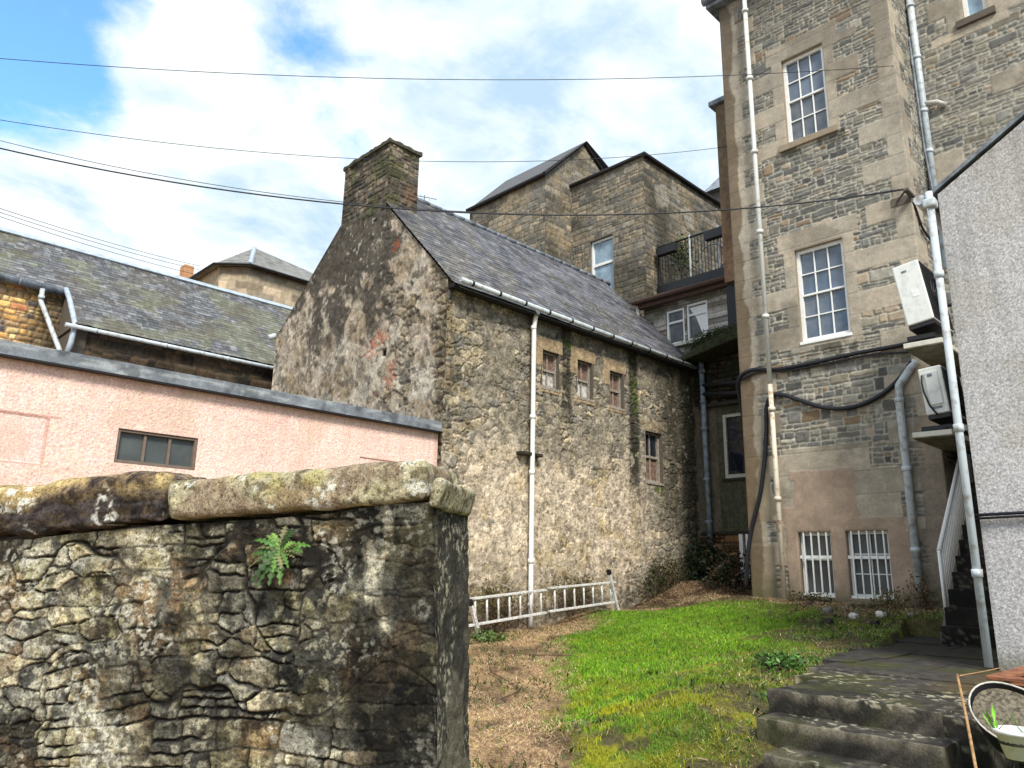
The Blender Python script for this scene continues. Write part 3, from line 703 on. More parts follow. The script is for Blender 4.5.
rf = sheet('roof', fr_roof, XC - .03, XE + .12, 0, LR, .0135, slate_fn(.125, .19, 61, cslate, cmoss), M_slate, cot, taper=0, keep=lambda s, t: ~((s < 7.84) & (t > (10.62 - 8.56) / 2.79 * LR)))
bkr = MB().prism(Fr((0, 0, 0), (0, 1, 0), (0, 0, 1)), [(8.52, 4.3), (8.56, 4.34), (11.35, 7.25), (14.55, 4.7), (14.5, 4.64), (11.35, 7.17)], XC + .07, XE + .12).build('roof_deck', M_darkwood, cot)
rd = MB(); xs = np.arange(XC + .9, XE + .1, .32)
for q, x in enumerate(xs):
    z = 7.27 + .02 * fbm(x, 0, .8, 2, 5); rd.tube([(x, 11.36, z), (x + .30, 11.36, z + .006)], .06, 8)
rd.build('ridge', M_lead, rf, smooth=True)
# chimney
CX0, CX1, CY0, CY1, CZ0, CZ1 = XC, 7.84, 10.62, 12.16, 6.42, 7.74
def chim_fn(S, T):
    d, a, b, c = masonry(S, T, .14, .24, 77, .014, .12, .3, .4, rad=.03); k = sstep(.004, .03, d)
    n1 = fbm(S, T, .07, 5, 121); n2 = fbm(S, T, .3, 4, 122)
    h = .022 * (k * (.5 + .5 * b) - .7) + .07 * (n2 - .5)
    cc = palette(a, [(.15, .13, .1), (.21, .175, .13), (.11, .1, .085), (.25, .21, .16)]) * (.6 + .8 * n1)[..., None]
    cc = cc * (.75 + .25 * k)[..., None]; cc = mixc(cc, (.06, .053, .042), sstep(.44, .58, fbm(S, T, .4, 4, 123)) * .75)
    cc = mixc(cc, (.1, .11, .045), sstep(.54, .64, fbm(S, T, .25, 5, 124)) * .45)
    return h, cc
def chim_r(S, T):
    h, cc = chim_fn(S, T); rr = np.hypot(S - 7.65, (T - 6.85) * .7) + .15 * (fbm(S, T, .1, 3, 8) - .5)
    return h, mixc(cc, (.24, .15, .1), sstep(.2, .08, rr) * .5)
cf = sheet('chimney', fgx, -CY1, -CY0, CZ0, CZ1, .0135, chim_fn, M_stone, cot)
sheet('chimney_side', FY(CY0), CX0, CX1, 6.2, CZ1, .0135, chim_r, M_stone, cf)
MB().box(W0, CX0 + .03, CX1, CY0 + .03, CY1 - .02, 5.8, CZ1 - .002).build('chimney_core', M_inner, cf)
jitter_box('chimney_cap', W0, CX0 - .04, CX1 + .04, CY0 - .04, CY1 + .04, CZ1 - .01, CZ1 + .08, M_stone, cf, .025, lambda x, y, z: np.array((.09, .085, .06)) * (.6 + .8 * fbm(x, y, .1, 4, 5))[:, None], (.03, .45, .12))
# gutter + downpipes + shelf board
def gutter(name, p0, p1, r, m, parent, step=.9, jm=None, clip=True):
    p0 = np.array(p0, float); p1 = np.array(p1, float)
    o = MB().tube([p0, p1], r, 12).build(name, m, parent, smooth=True)
    if clip:
        L = np.linalg.norm(p1 - p0); d = (p1 - p0) / L; n = int(L / step)
        for i in range(n + 1):
            c = p0 + d * (i + .4) * L / (n + 1); MB().tube([c - d * .022, c + d * .022], r * 1.15, 12).build('gutter_joint', jm or M_dark, o, smooth=True)
    return o
gutter('gutter', (XC + .05, 8.49, 4.42), (XE + .1, 8.49, 4.36), .042, M_pipe, cot, .62)
MB().box(W0, XC + .02, XE, 8.6, 8.76, 4.33, 4.40).build('eaves_board', M_dark, cot)
def pipe(name, pts, r, m, parent, joints=(), jm=None, jr=1.35, jl=.035):
    o = MB().tube(pts, r, 12).build(name, m, parent, smooth=True)
    if len(joints):
        for c in joints: c = np.array(c, float); MB().tube([c - [0, 0, jl], c + [0, 0, jl]], r * jr, 12).build('collar', jm or m, o, smooth=True)
    return o
pipe('downpipe', [(9.07, 8.56, 4.38), (9.065, 8.62, 4.28), (9.06, 8.65, 4.1), (9.06, 8.66, -.4), (9.06, 8.655, -1.05)], .042, M_white, cot, [(9.06, 8.66, z) for z in (4.1, 2.5, 1.55, .1, -.6)], jr=1.25)
MB().box(W0, 8.78, 9.3, 8.63, 8.78, 1.83, 1.885).build('plank', M_darkwood, cot, bevel=.01)
for q, (x0, x1, z0, z1) in enumerate(COTW):
    if q < 3: win(cot, fy, x0, x1, z0, z1, .11, 2, 1, .035, .025, M_cotf, M_board, mid=.48, pm2=[M_blind, M_blind, M_board][q], label=['boarded cottage window with a grey board in its lower half', 'boarded cottage window split brown above pale below', 'boarded cottage window brown all over'][q], sill=(.03, .05, .01), sillm=M_cotf)
    else: win(cot, fy, x0, x1, z0, z1, .12, 2, 1, .045, .03, M_cotf, G_dark, mid=.5, pm2=M_board, label='larger lower window with dark glass above boards', sill=(.03, .05, .01), sillm=M_cotf)
MB().tube([(7.15, 14.5, 4.74), (7.0, 14.52, 4.66)], .06, 10).build('gutter_end', M_pipe, cot, smooth=True)

# ------------------------------------------------------------------ pink roughcast outbuilding
pk = empty('pink_outbuilding', (4, 8.8, -1.4), 'low flat-roofed pink roughcast outbuilding with grey coping behind the garden wall', 'outbuilding')
YP = 8.80; fp = FY(YP); PW = [(2.62, 3.50, 1.03, 1.41)]
def pink_fn(S, T):
    n = fbm(S, T, .014, 2, 131); n2 = fbm(S, T, .8, 4, 132)
    pan = ((S < 1.93) & (T > .94) & (T < 1.415)) | ((S > 5.75) & (S < 6.5) & (T > 1.0) & (T < 1.44))
    h = .009 * (n - .5) * np.where(pan, .2, 1) - np.where(pan, .012, 0)
    cc = np.array((.74, .53, .485)) * (.68 + .64 * n)[..., None] * (.93 + .14 * n2)[..., None]
    cc = mixc(cc, (.72, .6, .46), sstep(.5, .6, fbm(S, T, .03, 3, 133)) * .4 * np.where(pan, .1, 1))
    e = (abs(S - 1.94) < .018) & (T > .93) & (T < 1.43) | (abs(T - 1.425) < .014) & (S < 2.06) | (abs(T - .935) < .01) & (S < 1.95) | (abs(T - 1.44) < .008) & (S > 5.75) & (S < 6.4)
    cc = mixc(cc, (.35, .18, .14), np.where(e, .55, 0.) * (.4 + n2))
    dr = sstep(.5, .62, fbm(S * 6, T * .5, .3, 4, 135)) * sstep(.9, 1.9, T); cc = mixc(cc, (.5, .36, .3), dr * .22); cc = mixc(cc, (.5, .4, .3), sstep(.56, .7, fbm(S, T, .5, 5, 136)) * .3)
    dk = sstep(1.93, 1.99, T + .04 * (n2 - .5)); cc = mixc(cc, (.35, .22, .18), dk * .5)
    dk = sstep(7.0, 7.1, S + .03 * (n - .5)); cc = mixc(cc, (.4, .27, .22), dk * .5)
    return h, cc
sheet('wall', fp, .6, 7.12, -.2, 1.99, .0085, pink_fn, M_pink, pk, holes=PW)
MB().box(W0, -2.5, 7.1, YP + .25, 12.9, -1.6, 1.99).box(W0, -2.5, .6, YP, YP + .25, -1.6, 1.99).box(W0, .6, 7.1, YP, YP + .25, -1.6, -.2).build('inner_walls', mat('pink_render', (.68, .46, .39), .9), pk)
def cop(S, T):
    n = fbm(S, T, .06, 4, 141); n2 = fbm(S * .3, T * 2, .12, 4, 142)
    cc = np.array((.23, .25, .275)) * (.6 + .6 * n)[..., None]; cc = mixc(cc, (.44, .46, .46), sstep(.54, .66, n2) * .5); cc = mixc(cc, (.075, .08, .09), sstep(.55, .7, fbm(S, T, .18, 3, 144)) * .6)
    return .006 * (n - .5), cc
sheet('coping', FY(YP - .07), -2.5, 7.13, 1.985, 2.135, .02, cop, M_ash, pk)
MB().box(W0, -2.5, 7.135, YP - .067, 12.95, 1.992, 2.128).build('flat_roof', M_lead, pk)
MB().box(W0, -2.5, 7.14, 8.7, 8.79, 1.965, 1.984).build('drip_edge', M_black, pk)
win(pk, fp, *PW[0], 0.05, 3, 1, .03, .03, mat('brown_frame', (.2, .15, .12), .8), G_dirty, label='small cobwebbed three-pane window', revm=mat('brown_reveal', (.2, .11, .07), .9))

# ------------------------------------------------------------------ long slate-roofed building on the left
lb = empty('slate_roofed_range', (3, 15.4, -1.5), 'long old range with mossy slate roof and orange-brown stone wall at the far left', 'building')
EL = np.array((0, 15.2, 4.28)); RL = np.array((0, 18.3, 6.86)); VL = RL - EL; LL = float(np.linalg.norm(VL))
fl = Fr(EL, (1, 0, 0), VL)
def lmoss(S, T, c):
    m = sstep(.5, .66, fbm(S - T * .3, T, .7, 5, 151) + .08 * sstep(5, 8, S)); c = mixc(c, (.17, .17, .08), m * .45)
    c = mixc(c, (.09, .07, .05), sstep(.5, .64, fbm(S, T, .5, 4, 152)) * .4)
    return mixc(c, (.3, .3, .29), sstep(.82, .86, vnoise(S * 12, T * 12, 5)) * .4)
lslate = [(.15, .15, .16), (.12, .12, .125), (.185, .185, .19), (.1, .1, .105)]
TB = (16.3 - 15.2) / 3.1 * LL
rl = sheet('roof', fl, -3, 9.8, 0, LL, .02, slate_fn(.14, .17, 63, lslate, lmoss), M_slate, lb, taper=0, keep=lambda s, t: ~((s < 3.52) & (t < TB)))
MB().prism(Fr((0, 0, 0), (0, 1, 0), (0, 0, 1)), [(15.3, 4.25), (18.3, 6.8), (21.4, 4.2)], 3.52, 9.8).build('roof_deck', M_inner, lb)
MB().prism(Fr((0, 0, 0), (0, 1, 0), (0, 0, 1)), [(16.4, 5.1), (18.3, 6.8), (21.4, 4.2)], -3, 3.5).build('roof_deck', M_inner, lb)
MB().box(Fr((0, 18.3, 6.86), (1, 0, 0), VL), -3, 9.8, -.2, .0, .02, .05).build('ridge_flashing', M_ridge, rl)
stf = rubble_fn(.2, .35, 171, [(.1, .08, .06), (.14, .11, .075), (.07, .06, .05), (.17, .12, .08)], (.13, .1, .075), .04)
sheet('stone_wall', FY(15.45), 3.53, 9.8, -1.6, 4.35, .03, stf, M_stone, lb)
def brick_fn(S, T):
    d, a, b, c = masonry(S, T, .125, .19, 181, .012, .3, .12, .15, rad=.02); k = sstep(.008, .025, d)
    cc = palette(a, [(.6, .36, .15), (.7, .48, .2), (.5, .33, .17), (.14, .13, .14), (.55, .27, .14), (.66, .52, .27), (.4, .28, .18), (.6, .38, .16)]) * (.75 + .5 * b)[..., None] * (.7 + .6 * fbm(S, T, .07, 4, 182))[..., None]
    cc = np.array((.3, .22, .14)) * (1 - k[..., None]) + cc * k[..., None]
    cc = mixc(cc, (.08, .07, .05), sstep(2.7, 3.25, S + .4 * (fbm(S, T, .3, 3, 183) - .5)) * .7)
    return .03 * k, cc
sheet('brick_stone_wall', FY(16.38), -3, 3.52, -1.6, 5.22, .022, brick_fn, M_stone, lb, holes=[(1.2, 2.33, 3.2, 4.35)])
win(lb, FY(16.38), 1.2, 2.33, 3.2, 4.35, .12, 2, 2, .07, .04, M_white, G_dirty)
MB().box(W0, 3.54, 3.8, 15.43, 15.47, 2, 4.25).build('corner_stone', M_inner, lb)
MB().box(W0, 3.54, 9.8, 15.6, 21, -1.6, 4.2).box(W0, -3, 3.5, 16.55, 21, -1.6, 5.0).build('inner_masonry', M_inner, lb)
gutter('gutter', (3.35, 15.14, 4.2), (9.8, 15.14, 4.2), .042, M_pipe, lb, 1.6, M_pipe)
gutter('gutter', (-3, 16.24, 5.2), (3.5, 16.24, 5.14), .075, M_lead, lb, 1.6, M_lead)
pipe('downpipe', [(3.1, 16.2, 5.1), (3.1, 16.18, 4.85), (3.4, 15.5, 3.8), (3.42, 15.4, 3.3)], .045, M_pipe, lb, [(3.1, 16.18, 4.92)])
pipe('valley_pipe', [(3.5, 16.24, 5.22), (3.53, 16.0, 4.98), (3.53, 15.25, 4.28), (3.5, 15.2, 3.9), (3.45, 15.3, 3.5)], .05, M_ridge, lb)

# ------------------------------------------------------------------ far house with hipped roof
fh = empty('distant_hipped_house', (12, 26, -1.5), 'small distant sandstone house with hipped slate roof and orange chimney pot beyond the left roof', 'house')
pts = [(10.7, 31.5), (10.7, 26.8), (11.5, 26), (16.5, 26), (16.5, 31.5)]
far_fn = rubble_fn(.3, .6, 191, [(.36, .3, .22), (.4, .33, .24), (.33, .27, .2), (.28, .24, .19)], (.35, .3, .23), .01, split=.1, cj=.1, warp=.005)
sheet('wall', FY(26), 11.5, 16.5, 6, 10.92, .06, far_fn, M_ash, fh)
sheet('wall', FX(10.7), -31.5, -26.8, 6, 10.92, .06, far_fn, M_ash, fh)
cv = Fr((10.7, 26.8, 0), (1, -1, 0), (0, 0, 1)); sheet('wall', cv, 0, math.hypot(.8, .8), 6, 10.92, .06, far_fn, M_ash, fh)
MB().prism(W0, [(p[0] + (.1 if p[0] < 12 else 0), p[1] + .1) for p in pts], -1.5, 10.9).build('inner_walls', M_inner, fh)
m = MB(); ap = (12.6, 28.2, 12.75); ap2 = (15.4, 28.8, 12.75)
ev = [(10.45, 31.5, 10.95), (10.45, 26.7, 10.95), (11.4, 25.75, 10.95), (16.7, 25.75, 10.95), (16.7, 31.5, 10.95)]
m.add(ev + [ap, ap2], [(0, 1, 5), (1, 2, 5), (2, 3, 6, 5), (3, 4, 6), (0, 5, 6, 4), (4, 3, 2, 1, 0)])
M_fs = mat('distant_slate', (.24, .23, .22), .7, nscale=3, col2=(.1, .1, .085), stretch=(1, 1, 4))
m.build('roof', M_fs, fh)
g = MB(); e2 = [(10.42, 31.5, 10.93), (10.42, 26.68, 10.93), (11.38, 25.72, 10.93), (16.7, 25.72, 10.93)]; g.tube(e2, .05, 8); g.build('gutter', M_black, fh, smooth=True)
MB().tube([ap, ev[2]], .09, 6).build('hip_flashing', M_ridge, fh)
MB().box(W0, 10.75, 11.15, 30.6, 31.1, 10.9, 12.15).build('chimney', mat('orange_chimney', (.5, .25, .12), .8), fh, bevel=.02)
MB().tube([(10.55, 28.9, 10.9), (10.55, 28.9, 9.9)], .05, 8).build('downpipe', M_white, fh, smooth=True)
MB().box(W0, 10.66, 10.71, 29.1, 30.3, 9.6, 10.5).build('window', G_dark, fh)

# ------------------------------------------------------------------ tenement block behind the cottage
tn = empty('rear_tenement', (16, 11, -1), 'tall brown-grey stone block with corner gable and one white window rising behind the cottage roof', 'building')
BX, BY, GYY, BX1 = 16.0, 11.05, 13.75, 14.83
tcols = [(.23, .21, .175), (.18, .17, .15), (.27, .24, .195), (.155, .148, .135), (.3, .255, .195), (.21, .195, .17)]
def tn_extra(S, T, h, cc, k, a, b):
    cc = mixc(cc, (.36, .28, .17), sstep(.54, .68, fbm(S, T, .7, 4, 201)) * .35)
    cc = mixc(cc, (.07, .065, .05), sstep(.5, .68, fbm(S, T, 1.1, 5, 202)) * .65)
    return h, cc
tnf = rubble_fn(.19, .36, 203, tcols, (.2, .17, .12), .025, jw=.012, split=.25, cj=.2, warp=.012, extra=tn_extra)
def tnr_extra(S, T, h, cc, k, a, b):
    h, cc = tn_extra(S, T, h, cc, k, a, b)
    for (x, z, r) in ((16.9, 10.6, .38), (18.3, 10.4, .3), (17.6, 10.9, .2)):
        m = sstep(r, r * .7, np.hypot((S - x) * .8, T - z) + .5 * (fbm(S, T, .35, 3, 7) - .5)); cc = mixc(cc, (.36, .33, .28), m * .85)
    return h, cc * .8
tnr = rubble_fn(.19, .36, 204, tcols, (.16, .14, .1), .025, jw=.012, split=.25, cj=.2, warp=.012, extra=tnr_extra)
TW = (-13.02, -12.17, 7.4, 9.42)
sheet('front_wall', FX(BX), -GYY, -BY, 4.0, 11.5, .024, tnf, M_stone, tn, holes=[TW])
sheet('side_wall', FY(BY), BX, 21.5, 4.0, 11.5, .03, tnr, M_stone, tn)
sheet('outer_wall', FX(BX1), -17.15, -GYY, 3.0, 11.5, .028, tnf, M_stone, tn)
sheet('gable_wall', FY(GYY), BX1, 16.2, 4.0, 11.4, .028, tnf, M_stone, tn, top=lambda s: np.interp(s, [BX1, 16.6], [11.42, 13.2]))
sheet('gable_wall', FY(GYY), 16.2, 18.6, 11.0, 12.7, .028, tnf, M_stone, tn, top=lambda s: np.interp(s, [16.2, 16.6, 18.6], [12.78, 13.2, 11.9]))
MB().box(W0, BX + .2, 21.4, BY + .05, 20, -1.5, 11.4).box(W0, BX1 + .05, 21.4, GYY + .05, 17.1, -1.5, 11.3).build('inner_masonry', M_inner, tn)
win(tn, FX(BX), *TW, .12, 1, 1, .07, .05, M_white, G_sky, mid=.62, label='white-framed sash window with reflected sky coloured into the glass', revm=mat('grey_reveal', (.16, .14, .12), .9))
r = MB()
r.add([(14.72, 13.6, 11.4), (14.72, 17.2, 11.4), (16.6, 17.3, 13.3), (16.6, 13.6, 13.3), (21, 13.6, 11.5), (21, 17.3, 11.5)], [(0, 1, 2, 3), (3, 2, 5, 4)])
MT = mat('tenement_slate', (.1, .095, .1), .6, nscale=8, col2=(.06, .055, .055), stretch=(1, 1, 5)); r.build('roof', MT, tn)
MB().add([(15.93, 10.97, 11.5), (15.93, 14.0, 11.5), (18.6, 13.9, 12.55), (18.6, 12, 12.55), (21.6, 10.9, 11.5), (21.6, 14, 11.5)], [(0, 1, 2, 3), (0, 3, 4), (3, 2, 5, 4), (1, 5, 2), (0, 4, 5, 1)]).build('roof', MT, tn)
e = MB(); e.tube([(15.93, 13.75, 11.49), (15.93, 10.97, 11.49), (21.6, 10.97, 11.49)], .05, 8); e.tube([(14.74, 17.2, 11.42), (14.74, 13.68, 11.42)], .06, 8); e.tube([(14.68, 13.68, 11.42), (16.6, 13.68, 13.27), (18.4, 13.68, 12.1)], .035, 6)
e.build('gutter', M_dark, tn)
# slate roof glimpsed behind the block
br = MB().prism(Fr((19.5, 0, 0), (0, 1, 0), (0, 0, 1)), [(9.6, 8), (13, 8), (13, 12.9), (9.6, 11.9)], 0, .0)
hb = empty('hidden_neighbour', (22.5, 9, -1), 'sliver of slate roof and wall seen between the tenement and the tall tower', 'building')
MB().box(W0, 22, 26, 7.8, 12.5, -1, 13.1).build('wall', M_inner, hb)
MB().add([(21.8, 12.6, 13.1), (21.8, 7.7, 13.1), (24, 7.7, 15.1), (24, 12.6, 15.1), (26.2, 7.7, 13.1), (26.2, 12.6, 13.1)], [(0, 1, 2, 3), (1, 4, 2), (2, 4, 5, 3), (0, 3, 5), (0, 5, 4, 1)]).build('roof', M_lead, hb)

# ------------------------------------------------------------------ balcony on the block
bl = empty('balcony', (16.6, 10, 7.6), 'dark iron balcony with railings high above the timber extension', 'balcony')
MB().box(W0, 16.5, 18.6, 8.6, 11.0, 7.25, 7.58).build('floor', M_black, bl)
MB().box(W0, 16.46, 16.5, 8.6, 11.02, 7.22, 7.62).box(W0, 16.5, 18.6, 10.99, 11.03, 7.22, 7.62).build('fascia', M_black, bl)
rb = MB(); rb.tube([(16.52, 8.6, 8.78), (16.52, 10.98, 8.78)], .028, 6); rb.tube([(16.52, 10.98, 8.78), (18.5, 10.98, 8.78)], .022, 6); rb.build('handrail', M_black, bl, smooth=True)
for q in range(25):
    y = 8.68 + q * .095; MB().tube([(16.52, y, 7.6), (16.52, y, 8.76)], .011, 5).build('baluster', M_black, bl)
for y in (10.98, 9.98, 9.12): MB().tube([(16.52, y, 7.58), (16.52, y, 8.85)], .026, 6).build('post', M_pipe if y < 10.5 else M_black, bl)
for a_, b_, nm in ((10.3, 10.95, 'planter'), (8.7, 9.45, 'planter')):
    o = MB().prism(Fr((16.32, 0, 0), (0, 1, 0), (0, 0, 1)), [(a_ + .03, 8.45), (b_ - .03, 8.45), (b_, 8.68), (a_, 8.68)], -.0, .17).build(nm, M_black, None, bevel=.012)
    tag(o, 'black trough hooked on the %s end of the balcony rail' % ('left' if a_ > 10 else 'right'), 'planter', 'balcony rail planters')
MB()
o = MB().tube([(17.6, 9.3, 7.58), (17.6, 9.3, 9.3)], .035, 8).build('post', M_white, None); tag(o, 'slim white post standing at the back of the balcony', 'post')
def leafcloud(name, ctr, rad, n, size, cols, label, cat, seed, stems=0, group=None, kind=None, accept=None, flatn=.5):
    rs = np.random.RandomState(seed); p = rs.normal(size=(n, 3)); p /= np.linalg.norm(p, axis=1, keepdims=True)
    p *= (rs.rand(n) ** .45)[:, None]; p *= (.25 + 1.4 * fbm(p[:, 0] * 3.5 + seed, p[:, 1] * 3 + p[:, 2] * 3.5, 1, 4, seed))[:, None]
    p = np.array(ctr) + p * np.array(rad)
    if accept is not None: p = p[accept(p)]; n = len(p)
    d = rs.normal(size=(n, 3)); d /= np.linalg.norm(d, axis=1, keepdims=True); e = np.cross(d, rs.normal(size=(n, 3))); e /= np.linalg.norm(e, axis=1, keepdims=True)
    s = size * (.5 + rs.rand(n))[:, None]
    co = np.stack([p - d * s, p + e * s * flatn, p + d * s, p - e * s * flatn], 1).reshape(-1, 3); k = np.arange(n) * 4
    c = palette(rs.rand(n), cols) * (.6 + .8 * rs.rand(n))[:, None]
    f = np.stack([k, k + 1, k + 2, k + 3], -1)
    if stems:
        root = empty(name, (ctr[0], ctr[1], ctr[2] - rad[2]), label, cat, group)
        mesh_np('leaves', co, f, M_leaf, root, np.repeat(c, 4, 0), smooth=False)
        m = MB()
        for i in range(stems):
            t = p[rs.randint(n)]; b = np.array((ctr[0] + rs.normal() * rad[0] * .4, ctr[1] + rs.normal() * rad[1] * .25, ctr[2] - rad[2]))
            mid = (t + b) / 2 + rs.normal(size=3) * .04; m.tube([b, mid, t], [.007, .005, .002], 4)
        m.build('stems', M_twig, root)
        return root
    o = mesh_np(name, co, f, M_leaf, None, np.repeat(c, 4, 0), smooth=False)
    return tag(o, label, cat, group, kind)
M_twig = mat('dry_twigs', (.16, .1, .055), .8, nscale=20, col2=(.07, .045, .03))
leafcloud('balcony_plant', (16.9, 10.45, 8.5), (.3, .4, .6), 560, .045, [(.05, .1, .02), (.1, .15, .03), (.03, .06, .015), (.14, .13, .03)], 'leafy plant behind the balcony railings', 'plant', 9, 14)
o = MB().prism(Fr((16.9, 0, 0), (0, 1, 0), (0, 0, 1)), [(9.2 + .38 * cos(t), 8.1 + .38 * sin(t)) for t in np.linspace(0, 2 * pi, 20)[:-1]], 0, .04)
o = MB().tube([(16.9, 9.55 + .42 * cos(t), 8.15 + .42 * sin(t)) for t in np.linspace(0, 2 * pi, 25)], .02, 6).build('wheel_rim', M_lead, None, smooth=True); tag(o, 'round grey hoop leaning behind the balcony railings', 'hoop')

# ------------------------------------------------------------------ timber clad extension
te = empty('timber_extension', (14.6, 9, 4), 'weathered board-clad extension with two white casements below the balcony', 'extension')
fte = FX(14.62)
def board_fn(S, T):
    r = np.floor(T / .13); fr = T / .13 - r; q = h2(r, np.floor(S / 1.1 + h2(r, 0, 3)), 5); n = fbm(S * .35, T * 4, .2, 4, 211); n2 = fbm(S, T, .3, 3, 212)
    cc = palette(q, [(.34, .32, .29), (.27, .25, .23), (.4, .38, .35), (.22, .2, .17)]) * (.5 + n)[..., None]
    cc = cc * (.35 + .65 * sstep(0, .12, fr))[..., None]; cc = mixc(cc, (.09, .09, .05), sstep(.52, .65, n2) * .6)
    return .022 * (1 - fr) + .01 * n, cc
TEW = [(-9.56, -9.06, 5.18, 6.06), (-9.0, -8.44, 5.18, 6.1)]
sheet('cladding', fte, -10.2, -7.2, 4.55, 6.33, .02, board_fn, M_stain, te, holes=TEW)
MB().box(W0, 14.85, 17.5, 7.1, 10.15, 3.5, 6.3).build('inner_walls', M_darkwood, te)
win(te, fte, *TEW[0], .06, 1, 1, .05, .03, M_white, G_grey, mid=.66, label='left casement of the timber extension')
w = win(te, fte, *TEW[1], .06, 1, 1, .05, .03, M_white, G_grey, mid=.72, label='right casement with white curtain')
MB().add([fte.p(-8.95, 6.02, -.071), fte.p(-8.49, 6.02, -.071), fte.p(-8.49, 5.26, -.071), fte.p(-8.62, 5.3, -.071), fte.p(-8.78, 5.75, -.071)], [(0, 1, 2, 3, 4)]).build('curtain', M_white, w)
MB().box(W0, 14.3, 17.5, 7.1, 10.3, 6.33, 6.40).box(W0, 14.36, 14.5, 7.1, 10.2, 6.2, 6.33).build('roof', M_rustwood, te, bevel=.01)
MB().tube([(14.28, 10.3, 6.36), (14.28, 7.1, 6.34)], .06, 8).build('gutter', M_rustwood, te)
MB().tube([(14.4, 10.22, 6.3), (14.4, 10.22, 6.05), (14.5, 10.2, 5.7)], .05, 8).build('downpipe', M_oldwhite, te, smooth=True)
MB().box(W0, 14.4, 14.6, 7.15, 7.82, 4.7, 6.2).build('side_panel', M_black, te)
MB().box(W0, 14.5, 14.62, 8.35, 9.62, 5.1, 5.17).build('sill', M_oldwhite, te)

# ------------------------------------------------------------------ dark recess between cottage and tower
rc = empty('recess_lean_to', (14.4, 8, -.2), 'dark damp lean-to with green-stained panel and one tall window in the gap beside the tower', 'lean-to')
frc = FX(14.42); RW = (-8.10, -7.2, 1.9, 3.3)
def rec_fn(S, T):
    d, a, b, c = masonry(S, T, .15, .26, 221, .02, .3, .5, .4); k = sstep(.01, .035, d); n = fbm(S, T, .08, 4, 222); n2 = fbm(S, T, .4, 4, 223); n3 = fbm(S * 4, T * .5, .4, 4, 224)
    cc = palette(a, [(.07, .055, .04), (.05, .045, .035), (.1, .08, .055)]) * (.6 + .8 * n)[..., None] * (.4 + .6 * k)[..., None]
    cc = mixc(cc, (.03, .04, .015), sstep(.5, .6, n2) * .7)
    h = .04 * k
    pan = (T < 3.55) & (T > .78); mp = np.where(pan, 1., 0.)
    pc = np.array((.115, .115, .085)) * (.5 + n3)[..., None]; pc = mixc(pc, (.05, .058, .03), sstep(.45, .6, n3) * .6)
    side = S < -8.22; pc = mixc(pc, (.17, .14, .11), np.where(side, .8, 0.) * (.4 + n2))
    cc = cc * (1 - mp[..., None]) + pc * mp[..., None]; h = h * (1 - mp) + .01 * n3 * mp
    lo = np.where((T < .78), 1., 0.); bc = palette(a, [(.26, .15, .08), (.33, .22, .12), (.18, .1, .06), (.3, .24, .16)]) * (.35 + .65 * k)[..., None]; cc = cc * (1 - lo[..., None]) + bc * lo[..., None]
    return h, cc
sheet('back_wall', frc, -8.8, -6.3, -.9, 5.0, .02, rec_fn, M_stone, rc, holes=[RW])
MB().box(W0, 14.7, 17.5, 6.2, 8.8, -.9, 4.95).build('inner_masonry', M_inner, rc)
win(rc, frc, *RW, .06, 1, 1, .07, .03, M_oldwhite, G_dark, label='tall cream-framed window with dark glass', sill=(.05, .05, .06), sillm=M_darkwood)
MB().box(W0, 14.34, 14.43, 7.2, 8.7, .74, .8).box(W0, 14.3, 14.43, 6.4, 8.6, 3.48, 3.56).build('dark_batten', M_darkwood, rc)
MB().box(W0, 14.33, 14.43, 7.72, 7.8, -.3, .74).box(W0, 14.34, 14.43, 7.6, 7.66, -.3, .74).build('door_frame', M_white, rc)
MB().prism(Fr((13.75, 0, 0), (0, 1, 0), (0, 0, 1)), [(7.1, 4.75), (8.75, 4.45), (8.75, 4.55), (7.1, 5.1)], 0, .65).build('ledge', M_moss, rc, bevel=.03)
for nm, z, c_ in (('horizontal_pipe', 3.98, 0), ('horizontal_pipe', 3.72, .06)):
    MB().tube([(14.25, 8.5, z + c_), (14.2, 7.0, z - .12)], .045, 8).build(nm, M_dark, rc, smooth=True)
pipe('grey_downpipe', [(14.26, 8.45, 4.5), (14.26, 8.42, .5)], .058, M_pipe3, rc, [(14.26, 8.44, z) for z in (4.3, 3.6, 3.0, 1.9, 1.0)])
# moss cushions on the ledge
leafcloud('moss_clump', (14.0, 7.75, 4.9), (.4, .85, .2), 5000, .022, [(.03, .045, .01), (.06, .08, .015), (.02, .028, .008), (.1, .11, .03)], 'mossy growth hanging over the dark ledge in the recess', 'moss', 13, kind=None)
leafcloud('ivy_bush', (13.9, 8.35, 0), (.4, .4, .65), 2600, .04, [(.018, .035, .012), (.03, .055, .018), (.012, .022, .01), (.05, .06, .03)], 'dark ivy and bramble bush filling the foot of the recess beside the tower', 'bush', 14, 22)
leafcloud('bramble', (13.2, 7.35, -.05), (.55, .55, .45), 1800, .032, [(.02, .035, .012), (.045, .04, .02), (.06, .03, .015)], 'low dark bramble against the left foot of the tower', 'bush', 15, 20)
o = MB().prism(Fr((12.85, 0, 0), (0, 1, 0), (0, 0, 1)), [(6.63, .10), (6.78, .12), (6.8, -.02), (6.7, -.14), (6.62, -.1)], 0, .12).build('red_tub', M_red, None, bevel=.02); tag(o, 'small faded red plastic thing among the brambles at the tower corner', 'tub')

